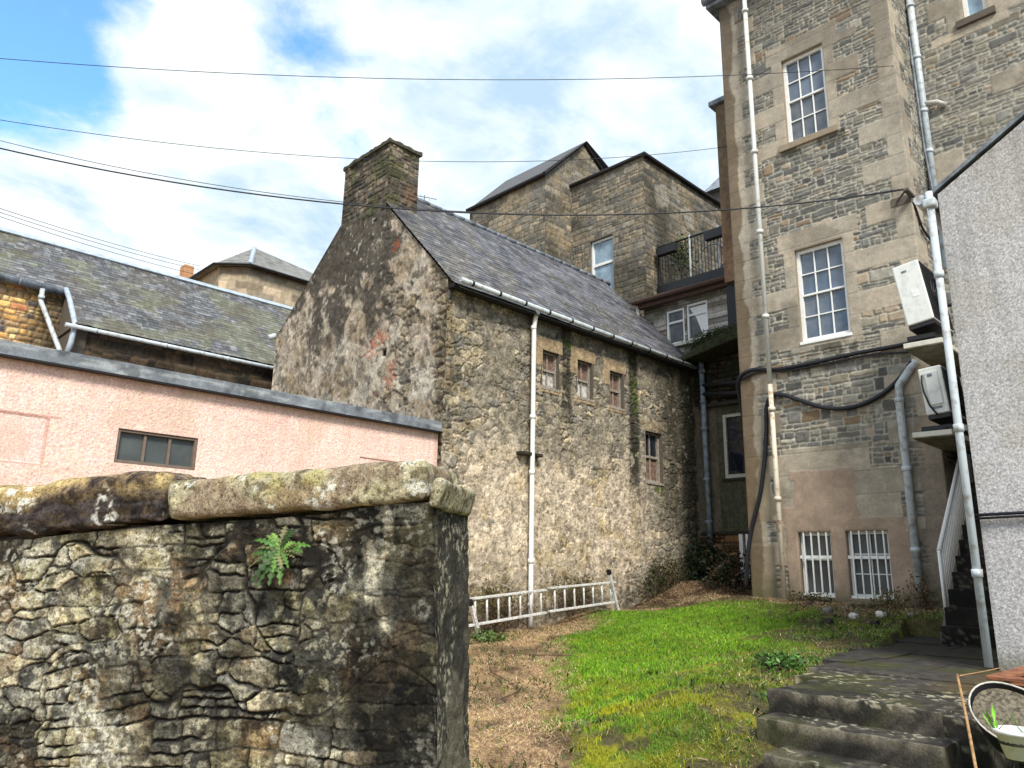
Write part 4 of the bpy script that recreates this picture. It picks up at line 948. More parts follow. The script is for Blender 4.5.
# ------------------------------------------------------------------ tall sandstone tower
tw = empty('tower_block', (12.3, 5, -.5), 'tall narrow sandstone and whinstone tower block with sash windows and barred basement windows', 'building')
XT, YL, YR, XM = 12.3, 6.5, 3.32, 13.46
ft = FX(XT)
TWI = [(-5.28, -4.49, 7.72, 9.5), (-5.31, -4.46, 3.88, 5.60), (-5.62, -5.08, -.38, .64), (-4.84, -4.20, -.38, .65)]
def smooth_mask(S, T, wins, sl, sr, seed=5):
    m = np.zeros(S.shape, bool); row = np.floor((T + 1.0) / .37); alt = (row % 2)
    if sl is not None: m |= S < sl + .32 + .36 * alt + .06 * h2(row, 0, seed)
    if sr is not None: m |= S > sr - (.26 + .42 * (1 - alt) * (h2(row, 1, seed) > .22) + .05 * h2(row, 2, seed))
    for (a, b, c, d) in wins:
        v = (T > c - .14) & (T < d + .02)
        ml = .2 + .34 * alt * (h2(row, 3, seed + a) > .15); mr = .18 + .42 * (1 - alt) * (h2(row, 4, seed + a) > .2)
        m |= v & (S > a - ml) & (S < b + mr)
        m |= (T > d) & (T < d + .36) & (S > a - .3) & (S < b + .28)
        m |= (T > c - .17) & (T < c) & (S > a - .16) & (S < b + .16)
    return m, row
WH = [(.21, .205, .185), (.25, .24, .21), (.17, .168, .158), (.29, .275, .235), (.22, .21, .185), (.24, .222, .18), (.19, .187, .172), (.14, .14, .135)]
def tower_look(S, T, m, row, seed, patch=None, stain=None):
    d, a, b, c = masonry(S, T, .15, .3, seed, .011, .1, .78, .45, rad=.014)
    k = sstep(.005, .018, d); n = fbm(S, T, .05, 4, seed + 1); n2 = fbm(S, T, .4, 4, seed + 2); n3 = fbm(S, T, 1.4, 4, seed + 3)
    h = .022 * k * (.5 + .5 * b) - .012 + .012 * (n - .5)
    cc = palette(a, WH) * (.7 + .6 * b)[..., None] * (.75 + .5 * n)[..., None]
    cc = mixc(cc, (.4, .33, .25), np.where(c > .965, .8, 0.)); cc = mixc(cc, (.26, .18, .11), np.where(c < .05, .7, 0.))
    cc = cc * k[..., None] + np.array((.36, .34, .29)) * (1 - k[..., None]) * (.7 + .6 * n)[..., None]
    mm = m.astype(float)
    # sandstone blocks, one faint joint per course
    fr = (T + 1.0) / .37 - row; j = sstep(.012, .03, np.minimum(fr, 1 - fr))
    base = lerp(np.array((.40, .352, .285)), np.array((.335, .305, .255)), h2(row, np.floor(S * 1.2 + row), seed)[..., None])
    base = base * (.86 + .28 * n)[..., None] * (.85 + .3 * n2)[..., None] * (.8 + .2 * j)[..., None]
    base = mixc(base, (.21, .185, .15), sstep(.48, .64, fbm(S, T, .8, 6, seed + 9, .6)) * .6)
    cc = cc * (1 - mm[..., None]) + base * mm[..., None]
    h = h * (1 - mm) + mm * (.006 + .004 * (n - .5) - .005 * (1 - j))
    if patch: h, cc = patch(S, T, h, cc, n, n2, n3)
    return h, cc
def tower_fn(S, T):
    m, row = smooth_mask(S, T, TWI[:2], -YL, -YR)
    m |= (T < 2.05) & (T > 1.62) & (S > -5.8) & (S < -4.35)
    m |= (T < 1.62) & (T > .2) & (S > -5.98) & (S < -3.95)
    def patch(S, T, h, cc, n, n2, n3):
        # pinkish brown render above and around the basement windows
        w = .06 * (n2 - .5) * 2
        sL = np.where(T > 1.05, -5.62, -5.82); sR = np.where(T > .85, -4.62, -3.95); sL = np.where(T > 1.5, -5.68, sL)
        p = (S + w > sL) & (S + w < sR) & (T < 1.66 + w) & (T > -.9); p |= (S + w > sL) & (S + w < -3.86) & (T + w < .62)
        pm = p.astype(float); pc = np.array((.36, .285, .225)) * (.88 + .24 * n)[..., None] * (.85 + .3 * n2)[..., None]
        cc = cc * (1 - pm[..., None]) + pc * pm[..., None]; h = h * (1 - pm) + .012 * pm
        g = (T < .66) & (S > -3.72); g |= (T < 2.35) & (S > -3.66); gm = g.astype(float)
        cc = cc * (1 - gm[..., None]) + np.array((.25, .215, .175)) * (.85 + .3 * n)[..., None] * gm[..., None]
        lf = ((T < 1.95) & (S < -6.05) & (h2(np.floor(T / .42), 0, 4) > .45)).astype(float)
        cc = cc * (1 - lf[..., None]) + np.array((.3, .255, .19)) * (.85 + .3 * n2)[..., None] * lf[..., None]; h = h * (1 - lf) + .006 * lf
        # damp band down the left corner, darker under the sills and towards the eaves, splash at the foot
        st = sstep(-6.26, -6.31, S + .22 * (fbm(S * .5, T, .35, 5, 7) - .5)); cc = mixc(cc, (.12, .085, .05), st * .72)
        for (a, b, c, d) in TWI[:2]:
            u = (S > a - .3) & (S < b + .25); v = sstep(c - .5, c - .12, T) * (T < c - .1) * u
            cc = mixc(cc, (.06, .06, .045), v * .75 * sstep(.35, .6, fbm(S * 2, T * .7, .2, 4, 9)))
        up = sstep(8.2, 11.2, T + 1.2 * (n3 - .5)); cc = mixc(cc, (.1, .095, .085), up * .35)
        f = sstep(.1, -.5, T + .5 * (n2 - .5)); cc = mixc(cc, (.1, .105, .05), f * .65)
        return h, cc
    return tower_look(S, T, m, row, 231, patch)
sheet('front_wall', ft, -YL, -YR, -1.0, 11.4, .0155, tower_fn, M_ash, tw, holes=TWI)
def tower_side_fn(S, T):
    row = np.floor((T + 1.0) / .37); m = S < XT + .22 + .3 * ((row + 1) % 2)
    return tower_look(S, T, m, row, 241, None)
sheet('side_wall', FY(YR), XT, XM, -1.0, 11.4, .0155, tower_side_fn, M_ash, tw)
MW = (-2.46, -2.10, 9.5, 11.2)
def main_fn(S, T):
    row = np.floor((T + 1.0) / .37); alt = row % 2
    m = (T > 9.2) & (S > -2.72 - .3 * alt) & (S < -1.8 + .4 * (1 - alt))
    m |= (h2(row, np.floor(S / .55), 3) > .86) & (T > 5)
    return tower_look(S, T, m, row, 251, None)
sheet('main_wall', FX(XM), -YR, 4.0, -1.0, 12.5, .02, main_fn, M_ash, tw, holes=[MW])
MB().box(W0, XT + .22, XM + 4, YR + .05, YL - .05, -1.2, 11.38).box(W0, XM + .2, XM + 4, -4, YR, -1.2, 12.45).build('inner_masonry', M_inner, tw)
MB().box(W0, XT + .05, XM + 4, YL - .06, YL, -1.2, 11.38).build('far_side_wall', M_inner, tw)
MB().box(W0, XT - .2, XM + 1, YR - .2, YL + .2, 11.4, 11.52).build('cornice', M_lead, tw, bevel=.02)
gutter('eaves_gutter', (XT - .22, YL + .24, 11.56), (XT - .22, YR - .2, 11.56), .08, M_lead, tw, clip=False)
MB().add([(XT - .2, YL + .2, 11.52), (XT - .2, YR - .2, 11.52), (XM + 3, YR - .2, 11.52), (XM + 3, YL + .2, 11.52), (XT + 1.6, 4.9, 12.9), (XM + 2, 4.9, 12.9)], [(0, 1, 4), (1, 2, 5, 4), (2, 3, 5), (3, 0, 4, 5)]).build('roof', MT, tw)
M_rv = mat('sandstone_reveal', (.3, .24, .17), .9)
win(tw, ft, *TWI[0], .11, 3, 4, .06, .02, M_white, G_blue, mid=.5, pm2=G_low, label='upper twelve-pane sash window', revm=M_rv, sill=(.15, .12, .05), sillm=M_rv)
win(tw, ft, *TWI[1], .11, 3, 4, .06, .02, M_white, G_blue, mid=.5, pm2=G_low, label='lower twelve-pane sash window', revm=M_rv, sill=(.02, .05, .02), sillm=M_white)
win(tw, FX(XM), *MW, .12, 1, 2, .07, .02, M_white, G_sky, mid=.5, label='narrow white window high on the recessed wall', revm=M_rv, sill=(.12, .13, .06), sillm=M_inner)
for q, (a, b, c, d) in enumerate(TWI[2:]):
    w = win(tw, ft, a, b, c, d, .14, 2 if q else 1, 3 if q else 1, .05, .018, M_white, G_dirty, mid=.6 if q else .58, label=['left basement window behind four white bars', 'right basement window behind five white bars'][q], revm=M_rv)
    nb = 5 if q else 4; bars = MB()
    MB().box(ft, a - .02, b - .0, c + .60, c + .65, -.05, -.02).box(ft, a - .0, b + .0, c - .005, c + .04, -.06, -.02).build('window_bar_rail', M_white, w)
    for i in range(nb):
        s = a + (i + .72) * (b - a) / (nb + .3); MB().box(ft, s - .011, s + .011, c - .07, d - .002, -.02, .002).build('security_bar', M_white, w, bevel=.003)
# pipes of the tower
pipe('front_downpipe', [(XT - .14, 5.86, 11.5), (XT - .14, 5.86, 3.2)], .042, M_white2, tw, [(XT - .14, 5.86, z) for z in (10.9, 9.35, 7.75, 6.1, 4.45)], jr=1.5)
pipe('front_downpipe_foot', [(XT - .14, 5.86, 3.22), (XT - .14, 5.86, -.42)], .041, M_rust, tw, [(XT - .14, 5.86, z) for z in (2.75, 1.2)], jr=1.5)
pipe('bent_waste_pipe', [(XT - .08, 3.50, 3.2), (XT - .08, 3.58, 3.12), (XT - .1, 3.78, 2.85), (XT - .1, 3.80, 2.65), (XT - .1, 3.80, -.5)], .06, M_pipe, tw, [(XT - .1, 3.80, z) for z in (2.62, 1.55, .35)], jr=1.2)
pipe('soil_pipe', [(XM - .09, 3.24, 12.3), (XM - .09, 3.24, 5.0)], .062, M_pipe, tw, [(XM - .09, 3.24, z) for z in (11.6, 10.2, 9.1, 8.0, 7.2)], jr=1.2)
MB().tube([(XM - .09, 3.24, 8.15), (XM - .09, 3.02, 8.08), (XM - .02, 2.9, 8.0)], .05, 8).build('branch_pipe', M_oldwhite, tw, smooth=True)
MB().tube([(XM - .2, 3.3, 9.5), (XM - .2, 3.28, 7.2), (XM - .2, 3.2, 5.8), (XM - .25, 3.25, 5.0)], .02, 6).build('old_lead_pipe', M_lead, tw, smooth=True)
# side annex seen as a strip left of the tower
an = empty('brown_annex', (13.2, 6.9, 5), 'narrow brown rendered wall strip with grey cap left of the tower', 'annex')
def an_fn(S, T):
    n = fbm(S * 2, T * .6, .3, 4, 261); cc = np.array((.23, .15, .1)) * (.6 + .8 * n)[..., None]
    return .004 * n, mixc(cc, (.16, .13, .09), sstep(6.6, 9.5, T + n) * .8)
sheet('wall', FX(13.25), -7.22, -6.4, 5.78, 9.9, .03, an_fn, M_stain, an)
MB().box(W0, 13.27, 17, 6.5, 7.2, 5.78, 9.88).box(W0, 14.0, 17, 6.5, 7.2, -.5, 5.78).build('inner_masonry', M_inner, an)
MB().box(W0, 13.15, 17, 6.4, 7.34, 9.9, 10.02).build('cap', M_lead, an, bevel=.02)

# ------------------------------------------------------------------ grey roughcast house on the right
gh = empty('grey_roughcast_house', (7.95, 1.9, -.9), 'grey roughcast gable of the house at the right edge of the yard', 'house')
fg = FX(7.95)
def gh_fn(S, T):
    n = fbm(S, T, .012, 2, 271); n2 = fbm(S, T, .9, 3, 272); n4 = vnoise(S * 90, T * 90, 4)
    cc = np.array((.40, .39, .392)) * (.6 + .8 * n)[..., None] * (.94 + .12 * n2)[..., None]; cc = mixc(cc, (.55, .54, .54), sstep(.62, .8, n4) * .6)
    cc = mixc(cc, (.16, .15, .1), sstep(-.5, -.8, T + .12 * n2) * .7)
    st = sstep(.5, .62, fbm(S * 5, T * .35, .35, 4, 274)) * sstep(.2, 3.4, T); cc = mixc(cc, (.25, .24, .23), st * .3)
    cc = mixc(cc, (.3, .28, .22), sstep(.52, .66, fbm(S, T, .5, 4, 275)) * .25)
    return .006 * (n - .5) + .003 * n4, cc
sheet('gable_wall', fg, -1.9, .6, -1.3, 4.0, .008, gh_fn, M_harl, gh, top=lambda s: np.interp(s, [-1.9, .6], [3.78, 5.30]))
sheet('side_wall', Fr((0, 1.9, 0), (-1, 0, 0), (0, 0, 1)), -15.5, -7.95, -1.3, 3.8, .04, gh_fn, M_harl, gh)
MB().prism(Fr((7.99, 0, 0), (0, 1, 0), (0, 0, 1)), [(1.86, -1.4), (-6, -1.4), (-6, 3.7), (-1.9, 6.1), (1.86, 3.74)], 0, 7.5).build('inner_masonry', M_inner, gh)
MB().prism(Fr((7.92, 0, 0), (0, 1, 0), (0, 0, 1)), [(2.02, 3.745), (2.02, 3.79), (-1.9, 6.17), (-6.1, 3.78), (-6.1, 3.73), (-1.9, 6.125)], 0, 7.7).build('roof', M_lead, gh)
gutter('gutter', (7.9, 2.06, 3.76), (15.5, 2.06, 3.76), .055, M_pipe, gh, 2, M_pipe)
pipe('corner_downpipe', [(7.88, 1.96, 3.8), (7.88, 1.96, -.78)], .036, M_pipe, gh, [(7.88, 1.96, z) for z in (3.66, 2.9, 1.35, .02)], jr=1.3)
MB().prism(Fr((7.88, 1.96, 3.72), (0, 1, 0), (1, 0, 0)), [(-.06, -.06), (.06, -.06), (.06, .06), (-.06, .06)], -.0, .1).build('hopper', M_pipe, gh, bevel=.02)
cbl = MB()
cbl.tube([(7.90, 1.93, .535), (7.905, 1.6, .545), (7.905, 1.0, .56)], .016, 6); cbl.tube([(7.90, 1.93, .505), (7.905, 1.6, .515), (7.905, 1.0, .52)], .012, 6)
tag(cbl.build('wall_cable', M_cable, None, smooth=True), 'black cable clipped straight across the grey roughcast wall', 'cable')

# ------------------------------------------------------------------ condensers on cantilevered slabs
def condenser(x0, ytop, ybot, z0, z1, dep, wid, label, tilt, cover=False):
    root = empty('air_conditioner', (x0, (ytop + ybot) / 2, z0), label, 'air conditioner', 'air conditioning units on the tower corner')
    # frame seen from -x: U to the right (-y), V up, leaning left by tilt
    O = np.array((x0, ybot, z0)); V = np.array((0, sin(tilt), cos(tilt))); U = np.array((0, -cos(tilt), sin(tilt)))
    fr = Fr(O, U, V); H = (z1 - z0)
    MB().box(fr, 0, dep, 0, H, -wid, 0).build('casing', M_cream, root, bevel=.018)
    side = Fr(fr.p(dep, 0, 0), -fr.N, V)      # looks towards -y : s runs away from the viewer
    g = MB().box(side, .02, wid - .02, .03, H - .03, .0, .014).build('dark_grille', M_black, root)
    b = MB()
    for q in range(14): b.box(side, .06 + q * (wid - .12) / 14, .07 + q * (wid - .12) / 14, .06, H - .06, .014, .026)
    cz = H * .5
    for rr in (.1, .18, .26):
        if rr * 1.1 > H / 2: continue
        b.tube([side.p(wid / 2 + rr * cos(t), cz + rr * sin(t), .03) for t in np.linspace(0, 2 * pi, 21)], .006, 4, False)
    b.build('fan_guard', M_black, root)
    if cover:
        MB().box(fr, .07, dep - .05, .12, H - .07, -.01, .018).build('service_cover', M_cream, root, bevel=.012)
        MB().box(fr, .11, dep - .12, H - .14, H - .10, .018, .023).build('handle', M_lead, root); MB().box(fr, .09, dep - .08, .07, .1, .002, .006).build('vent_slot', M_lead, root)
        MB().tube([fr.p(.045, H - .1, .02), fr.p(.03, H - .2, .03), fr.p(.03, H * .5, .03), fr.p(.07, .12, .03), fr.p(.14, -.02, .03)], .012, 6).build('cable', M_cable, root, smooth=True)
    else:
        MB().box(fr, .11, .18, H - .13, H - .105, .001, .006).build('handle', M_lead, root)
        MB().box(fr, .17, .255, H * .42, H * .54, .001, .004).build('rating_sticker', M_white, root)
    MB().box(fr, .01, dep - .01, -.06, -.004, -wid + .03, -.02).build('base_tray', M_black, root)
    return root
condenser(11.0, 3.34, 3.215, 3.40, 4.32, .355, .9, 'upper tall white air conditioner leaning to the left on the tower corner', .135)
condenser(11.0, 3.17, 3.10, 2.10, 2.76, .29, .85, 'lower smaller cream air conditioner with a service cover on the tower corner', .08, True)
def slab(x0, x1, ya, yb, z, label):
    root = empty('wall_shelf', (x0, (ya + yb) / 2, z), label, 'shelf', 'slabs carrying the air conditioners')
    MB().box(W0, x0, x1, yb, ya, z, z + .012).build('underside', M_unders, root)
    MB().box(W0, x0 - .005, x1, yb - .003, ya + .003, z + .014, z + .085).build('slab', M_shelf, root, bevel=.005)
    MB().box(W0, x0 + .35, x0 + .4, yb + .02, yb + .06, z - .02, z - .002).box(W0, x0 + .05, x1 + .0, yb + .05, yb + .09, z + .085, z + .12).build('bracket', M_black, root)
    return root
slab(11.0, XM - .28, 3.29, 2.80, 3.07, 'white-edged slab under the upper air conditioner')
slab(11.0, XM - .28, 3.305, 2.82, 1.80, 'white-edged slab under the lower air conditioner')
o = MB().box(W0, 11.95, 12.0, 2.2, 2.8, 3.02, 3.07).box(W0, 11.95, 12.0, 2.2, 2.86, 1.68, 1.73).build('cross_rail', M_shelf, None); tag(o, 'pale cross rails between the tower slabs and the grey house', 'rail')
o = MB().box(W0, 11.05, 11.9, 2.82, 3.2, 1.9, 1.96).build('support_frame', M_black, None); tag(o, 'black support rail resting on the lower slab', 'frame', 'support rails of the air conditioners')
o = MB().box(W0, 11.05, 11.9, 2.9, 3.25, 3.2, 3.26).build('support_frame', M_black, None); tag(o, 'black support rail resting on the upper slab', 'frame', 'support rails of the air conditioners')
# hanging black hoses
def cable(name, pts, r, label, cat='cable', m=None, group=None):
    # Catmull-Rom through the points
    P = [np.array(p, float) for p in pts]; P = [2 * P[0] - P[1]] + P + [2 * P[-1] - P[-2]]; out = []
    for i in range(1, len(P) - 2):
        for t in np.linspace(0, 1, 7)[:-1]:
            a, b, c, d = P[i - 1:i + 3]; out.append(.5 * (2 * b + (c - a) * t + (2 * a - 5 * b + 4 * c - d) * t * t + (3 * b - a - 3 * c + d) * t ** 3))
    out.append(P[-2]); o = MB().tube(out, r, 7).build(name, m or M_cable, None, smooth=True); return tag(o, label, cat, group)
X = XT - .05
cable('hose_bundle', [(X - .05, 3.35, 3.52), (X, 3.7, 3.50), (X, 4.4, 3.50), (X, 5.1, 3.47), (X, 5.8, 3.47), (X, 6.15, 3.54), (X - .01, 6.4, 3.50), (XT - .03, 6.54, 3.35), (XT + .1, 6.58, 3.1), (XT + .25, 6.6, 2.6)], .036, 'thick black hose bundle running level across the tower below the middle window')
cable('hose_bundle_strand', [(X, 3.5, 3.36), (X, 4.2, 3.43), (X, 5.0, 3.41), (X, 5.6, 3.42), (X, 6.1, 3.48), (X, 6.45, 3.40)], .018, 'thin black cable hugging the underside of the level hose bundle')
cable('drooping_hose', [(X - .05, 3.55, 3.2), (X, 3.8, 2.95), (X, 4.1, 2.74), (X, 4.5, 2.62), (X, 4.95, 2.66), (X, 5.4, 2.86), (X, 5.7, 3.0), (X, 5.9, 3.0), (X, 6.0, 2.8), (X, 6.03, 2.4), (X, 6.1, 1.9), (X, 6.22, 1.3), (X, 6.42, .7), (X - .02, 6.5, .3), (X, 6.6, -.3)], .038, 'thick black hose drooping in a loop across the tower and down its left corner')
cable('service_wire', [(XT - .01, 3.36, 5.9), (XT + .06, YR - .02, 5.8), (XT + .3, YR - .03, 5.5), (XT + .7, YR - .04, 5.4)], .018, 'short black wire curling round the tower corner under the bracket')
o = MB().box(W0, XT - .3, XT + .05, YR - .05, YR + .02, 5.94, 5.98).tube([(XT - .28, YR - .02, 5.96), (XT - .02, YR + .2, 5.94)], .018, 6).box(W0, XT - .02, XT - .0, YR + .0, YR + .3, 5.86, 6.0).build('wire_bracket', M_inner, None); tag(o, 'rusty bracket holding the overhead wire on the tower corner', 'bracket')
cable('unit_hose', [(11.3, 2.93, 3.95), (11.6, 2.86, 3.8), (12.0, 2.8, 3.9), (12.5, 2.9, 3.95)], .03, 'black hose across the side of the upper air conditioner')
cable('unit_hose', [(11.15, 2.78, 2.35), (11.4, 2.74, 2.22), (11.9, 2.75, 2.3), (12.3, 2.8, 2.5)], .025, 'black hose across the side of the lower air conditioner')
# overhead wires
def wire(p0, p1, sag, r, label, name='overhead_wire', grp='overhead wires'):
    p0 = np.array(p0, float); p1 = np.array(p1, float); P = []
    for t in np.linspace(0, 1, 40): P.append(p0 + (p1 - p0) * t - np.array([0, 0, sag * 4 * t * (1 - t)]))
    return tag(MB().tube(P, r, 5).build(name, M_cable, None, smooth=True), label, 'wire', grp)
wire((-1, 14.0, 7.2), (12.29, 3.34, 8.4), .46, .0055, 'highest thin overhead wire crossing the sky to the tower')
wire((-1, 14.0, 6.55), (13.6, 6.6, 8.9), .83, .0055, 'second overhead wire down, crossing the sky just left of the chimney top')
wire((-1, 14.0, 6.42), (12.02, 3.34, 5.97), 1.08, .0115, 'thick black overhead wire crossing in front of the cottage chimney')
wire((-1, 14.0, 6.62), (12.02, 3.34, 5.99), 1.16, .005, 'thin wire running just above the thick black one')
for q, (z0, z1) in enumerate(((8.06, 11.2), (7.97, 11.04), (7.88, 10.82))):
    wire((1.55, 20, z0), (10.4, 28, z1), .12, .0085, ['topmost', 'middle', 'lowest'][q] + ' of the three close parallel wires above the left roof')

# ------------------------------------------------------------------ landing, garden steps, outside stair
M_flag = M_conc
LZ = -.80
def step_col(x, y, z, top=None):
    n1 = fbm(x, y + z, .05, 5, 301); n2 = fbm(x, y + z, .3, 4, 302)
    c = np.array((.07, .063, .054)) * (.2 + 1.6 * n1)[:, None]; c = mixc(c, (.022, .022, .018), sstep(.48, .62, n2) * .75)
    c = mixc(c, (.14, .125, .095), sstep(.55, .68, fbm(x, y, .16, 4, 305)) * .6)
    c = mixc(c, (.07, .075, .025), sstep(.55, .68, fbm(x, y + z, .35, 4, 303)) * .5)
    sp = sstep(.61, .65, fbm(x * .8 + z * 1.6, y + z * .15, .03, 3, 304)) * sstep(.5, .58, fbm(x + z, y, .3, 3, 306)); 
    if top is not None: sp = sp * (.12 + .88 * sstep(-.04, -.012, z - top))
    c = mixc(c, (.4, .37, .28), sp * .7)
    return c
def topcol(x, y, z, x0=5.2, lz=LZ):
    c = step_col(x, y, z); return c
stp = empty('garden_steps', (4.9, 2.1, -1.3), 'three worn dark stone steps with pale lichen spots climbing from the lawn', 'steps')
def nose(x, y, z, xf, zt):
    c = step_col(x, y, z, zt); e = sstep(.07, .0, x - xf) * sstep(-.08, -.02, z - zt)
    return mixc(c, (.2, .18, .14), e * sstep(.35, .65, fbm(x, y, .1, 4, 9)) * .8)
for q, (xf, xb, ya, yb, zt, zb) in enumerate(((5.22, 6.1, 1.58, 2.69, LZ, -1.15), (4.93, 5.6, 1.50, 2.64, -.94, -1.4), (4.62, 5.4, 1.5, 2.44, -1.085, -1.6))):
    # frame so that c (third) is up : a=x, b=y, c=z
    o = jitter_box('step', W0, xf, xb, ya, yb, zb, zt, M_conc, stp, .016, (lambda xf, zt: lambda x, y, z: nose(x, y, z, xf, zt))(xf, zt), (.014, .05, .12))
# side wall under the landing
jitter_box('side_wall', W0, 5.24, 8.2, 1.36, 1.62, -1.75, LZ - .015, M_conc, stp, .025, lambda x, y, z: step_col(x, y, z) * .7, (.03, .2, .25))
ld = empty('paved_landing', (7.5, 2.6, LZ), 'dark mossy flagstone landing between the garden steps and the outside stair', 'landing')
rs = random.Random(4)
def flag_col(x, y, z):
    n1 = fbm(x, y, .06, 5, 311); n2 = fbm(x, y, .5, 4, 312)
    c = np.array((.062, .057, .052)) * (.5 + n1)[:, None]; c = mixc(c, (.07, .075, .02), sstep(.5, .64, n2) * .6)
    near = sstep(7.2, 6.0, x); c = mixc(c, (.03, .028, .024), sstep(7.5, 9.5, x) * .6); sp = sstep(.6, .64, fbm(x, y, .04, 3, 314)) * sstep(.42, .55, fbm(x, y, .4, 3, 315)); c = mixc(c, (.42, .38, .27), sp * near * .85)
    return mixc(c, (.13, .09, .03), sstep(2.15, 1.7, y) * sstep(5.6, 6.6, x) * .6)
x = 6.12
while x < 10.9:
    w = rs.uniform(.55, .75); y = 1.6 if x < 7.9 else 1.95; ye = 2.72 + (x - 5.2) * .235
    while y < ye - .1:
        d = min(rs.uniform(.6, 1.0), ye - y)
        if ye - y - d < .25: d = ye - y
        zz = LZ + rs.uniform(-.008, .008)
        jitter_box('flagstone', W0, x + .008, x + w - .008, y + .008, y + d - .008, zz - .14, zz, M_conc, ld, .03, flag_col, (.006, .1, .3)); y += d
    x += w
MB().box(W0, 6.1, 11.2, 1.62, 2.75, -1.7, LZ - .06).build('bedding', M_inner, ld)
st = empty('outside_stair', (10.4, 2.5, LZ), 'steep dark mossy stair climbing between the tower and the grey house', 'stair')
for k in range(15):
    x0 = 10.15 + k * .235; zt = LZ + .21 * (k + 1)
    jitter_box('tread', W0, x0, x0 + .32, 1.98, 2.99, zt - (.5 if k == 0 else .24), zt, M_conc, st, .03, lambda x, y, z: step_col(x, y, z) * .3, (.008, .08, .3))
MB().prism(Fr((0, 3.04, 0), (1, 0, 0), (0, 0, 1)), [(10.3, -1.2), (13.9, -1.2), (13.9, 2.3), (13.7, 2.3), (10.3, LZ + .1)], 0, 1.05).build('stair_core', M_inner, st)
rl_ = empty('stair_railing', (10.9, 3.1, -.5), 'white painted iron railing rising steeply beside the outside stair', 'railing')
RP0 = np.array((10.95, 3.13, -.50)); RP1 = np.array((12.95, 3.13, 1.35)); dR = RP1 - RP0; UPV = np.array((0, 0, .8))
MB().tube([RP0 + UPV, RP1 + UPV * 1.0], .03, 8).build('handrail', M_white, rl_, smooth=True)
MB().tube([RP0 + np.array((0, 0, .02)), RP1], .018, 6).build('bottom_rail', M_white, rl_, smooth=True)
MB().tube([RP0 - [0, 0, .12], RP0 + UPV], .022, 8).build('newel_post', M_white, rl_, smooth=True)
for q in range(1, 25):
    p = RP0 + dR * q / 25; MB().tube([p, p + UPV], .0125, 5).build('baluster', M_white, rl_, smooth=True)
p = RP1; MB().tube([p - [0, 0, .1], p + UPV * 1.25], .022, 8).build('post', M_white, rl_)

# ------------------------------------------------------------------ ladders lying on edge along the cottage foot
def ladder(xa, za0, za1, xb, zb0, zb1, y, nr, lab, bars):
    root = empty('ladder', ((xa + xb) / 2, y, za0 - .2), lab, 'ladder', 'aluminium ladders along the cottage wall')
    fr = lambda x, z: (x, y, z)
    for (z0, z1) in ((za0, zb0), (za1, zb1)):
        d = np.array((xb - xa, 0, z1 - z0)); u = d / np.linalg.norm(d); f = Fr((xa, y, z0), u, np.cross((0, -1, 0), u))
        MB().box(f, -.04, np.linalg.norm(d) + .04, -.016, .016, -.035, .035).build('rail', M_alu, root, bevel=.004)
    for i in range(nr):
        t = (i + .35) / (nr - .3); x = xa + (xb - xa) * t; z0 = za0 + (zb0 - za0) * t; z1 = za1 + (zb1 - za1) * t
        MB().tube([(x + .02, y, z0), (x - .0, y, z1)], .017, 8).build('rung', M_alu, root, smooth=True)
    for (x0, z0, x1, z1) in bars:
        d = np.array((x1 - x0, 0, z1 - z0)); L = np.linalg.norm(d); f = Fr((x0, y - .045, z0), d, np.cross((0, -1, 0), d))
        b = MB().box(f, 0, L, -.022, .022, -.03, .03).build('stabiliser_bar', M_alu, root, bevel=.004)
        MB().box(f, L, L + .09, -.026, .026, -.034, .034).build('rubber_foot', M_black, b, bevel=.006)
ladder(7.55, -.83, -.46, 9.12, -.70, -.35, 8.42, 7, 'left length of aluminium ladder, passing behind the downpipe foot', [(7.72, -1.04, 7.52, -.55)])
ladder(9.28, -.68, -.32, 10.92, -.57, -.23, 8.42, 7, 'right length of aluminium ladder with a long upright bar at its end', [(11.0, -.77, 10.76, -.10)])

# ------------------------------------------------------------------ clutter at the lower right
wb = empty('garden_tray', (5.2, 1.2, -1.3), 'black soil-filled wheelbarrow tray with pale rim at the bottom right corner', 'wheelbarrow')
C0 = np.array((4.95, 1.07, -.74)); U2 = np.array((.12, -1, -.12)); U2 /= np.linalg.norm(U2); V2 = np.array((.75, .1, .62)); V2 -= U2 * (V2 @ U2); V2 /= np.linalg.norm(V2); N2 = np.cross(U2, V2); N2 = N2 * (1 if N2[2] > 0 else -1)
def oval(sa, sb, dz, n=36): return [C0 + U2 * sa * .95 * (cos(t) + .0) + V2 * sb * (sin(t) * (1 - .3 * cos(t)) - .35 * cos(t) * sa / .3) + N2 * dz for t in np.linspace(0, 2 * pi, n, endpoint=False)]
rings = [oval(.30, .19, 0), oval(.28, .175, -.07), oval(.23, .14, -.17), oval(.14, .08, -.25)]
m = MB(); m.add(sum(rings, []), [(r * 36 + i, r * 36 + (i + 1) % 36, (r + 1) * 36 + (i + 1) % 36, (r + 1) * 36 + i) for r in range(3) for i in range(36)] + [tuple(range(108, 144))]); m.build('tray', M_black, wb, smooth=True)
MB().tube(rings[0] + [rings[0][0]], .005, 8).build('rim', M_oldwhite, wb, smooth=True)
so = oval(.285, .18, -.03); m = MB(); m.add(so + [C0 + N2 * -.02], [(i, (i + 1) % 36, 36) for i in range(36)])
m.build('soil', mat('stony_soil', (.2, .17, .12), .95, nscale=40, col2=(.06, .05, .035), bump=.02, bscale=50), wb)
for a_, b_ in (((4.8, 1.2, -1.05), (4.78, 1.22, -1.6)), ((5.0, 1.0, -1.05), (5.0, 1.0, -1.6))): MB().tube([a_, b_], .022, 6).build('leg', M_rustwood, wb)
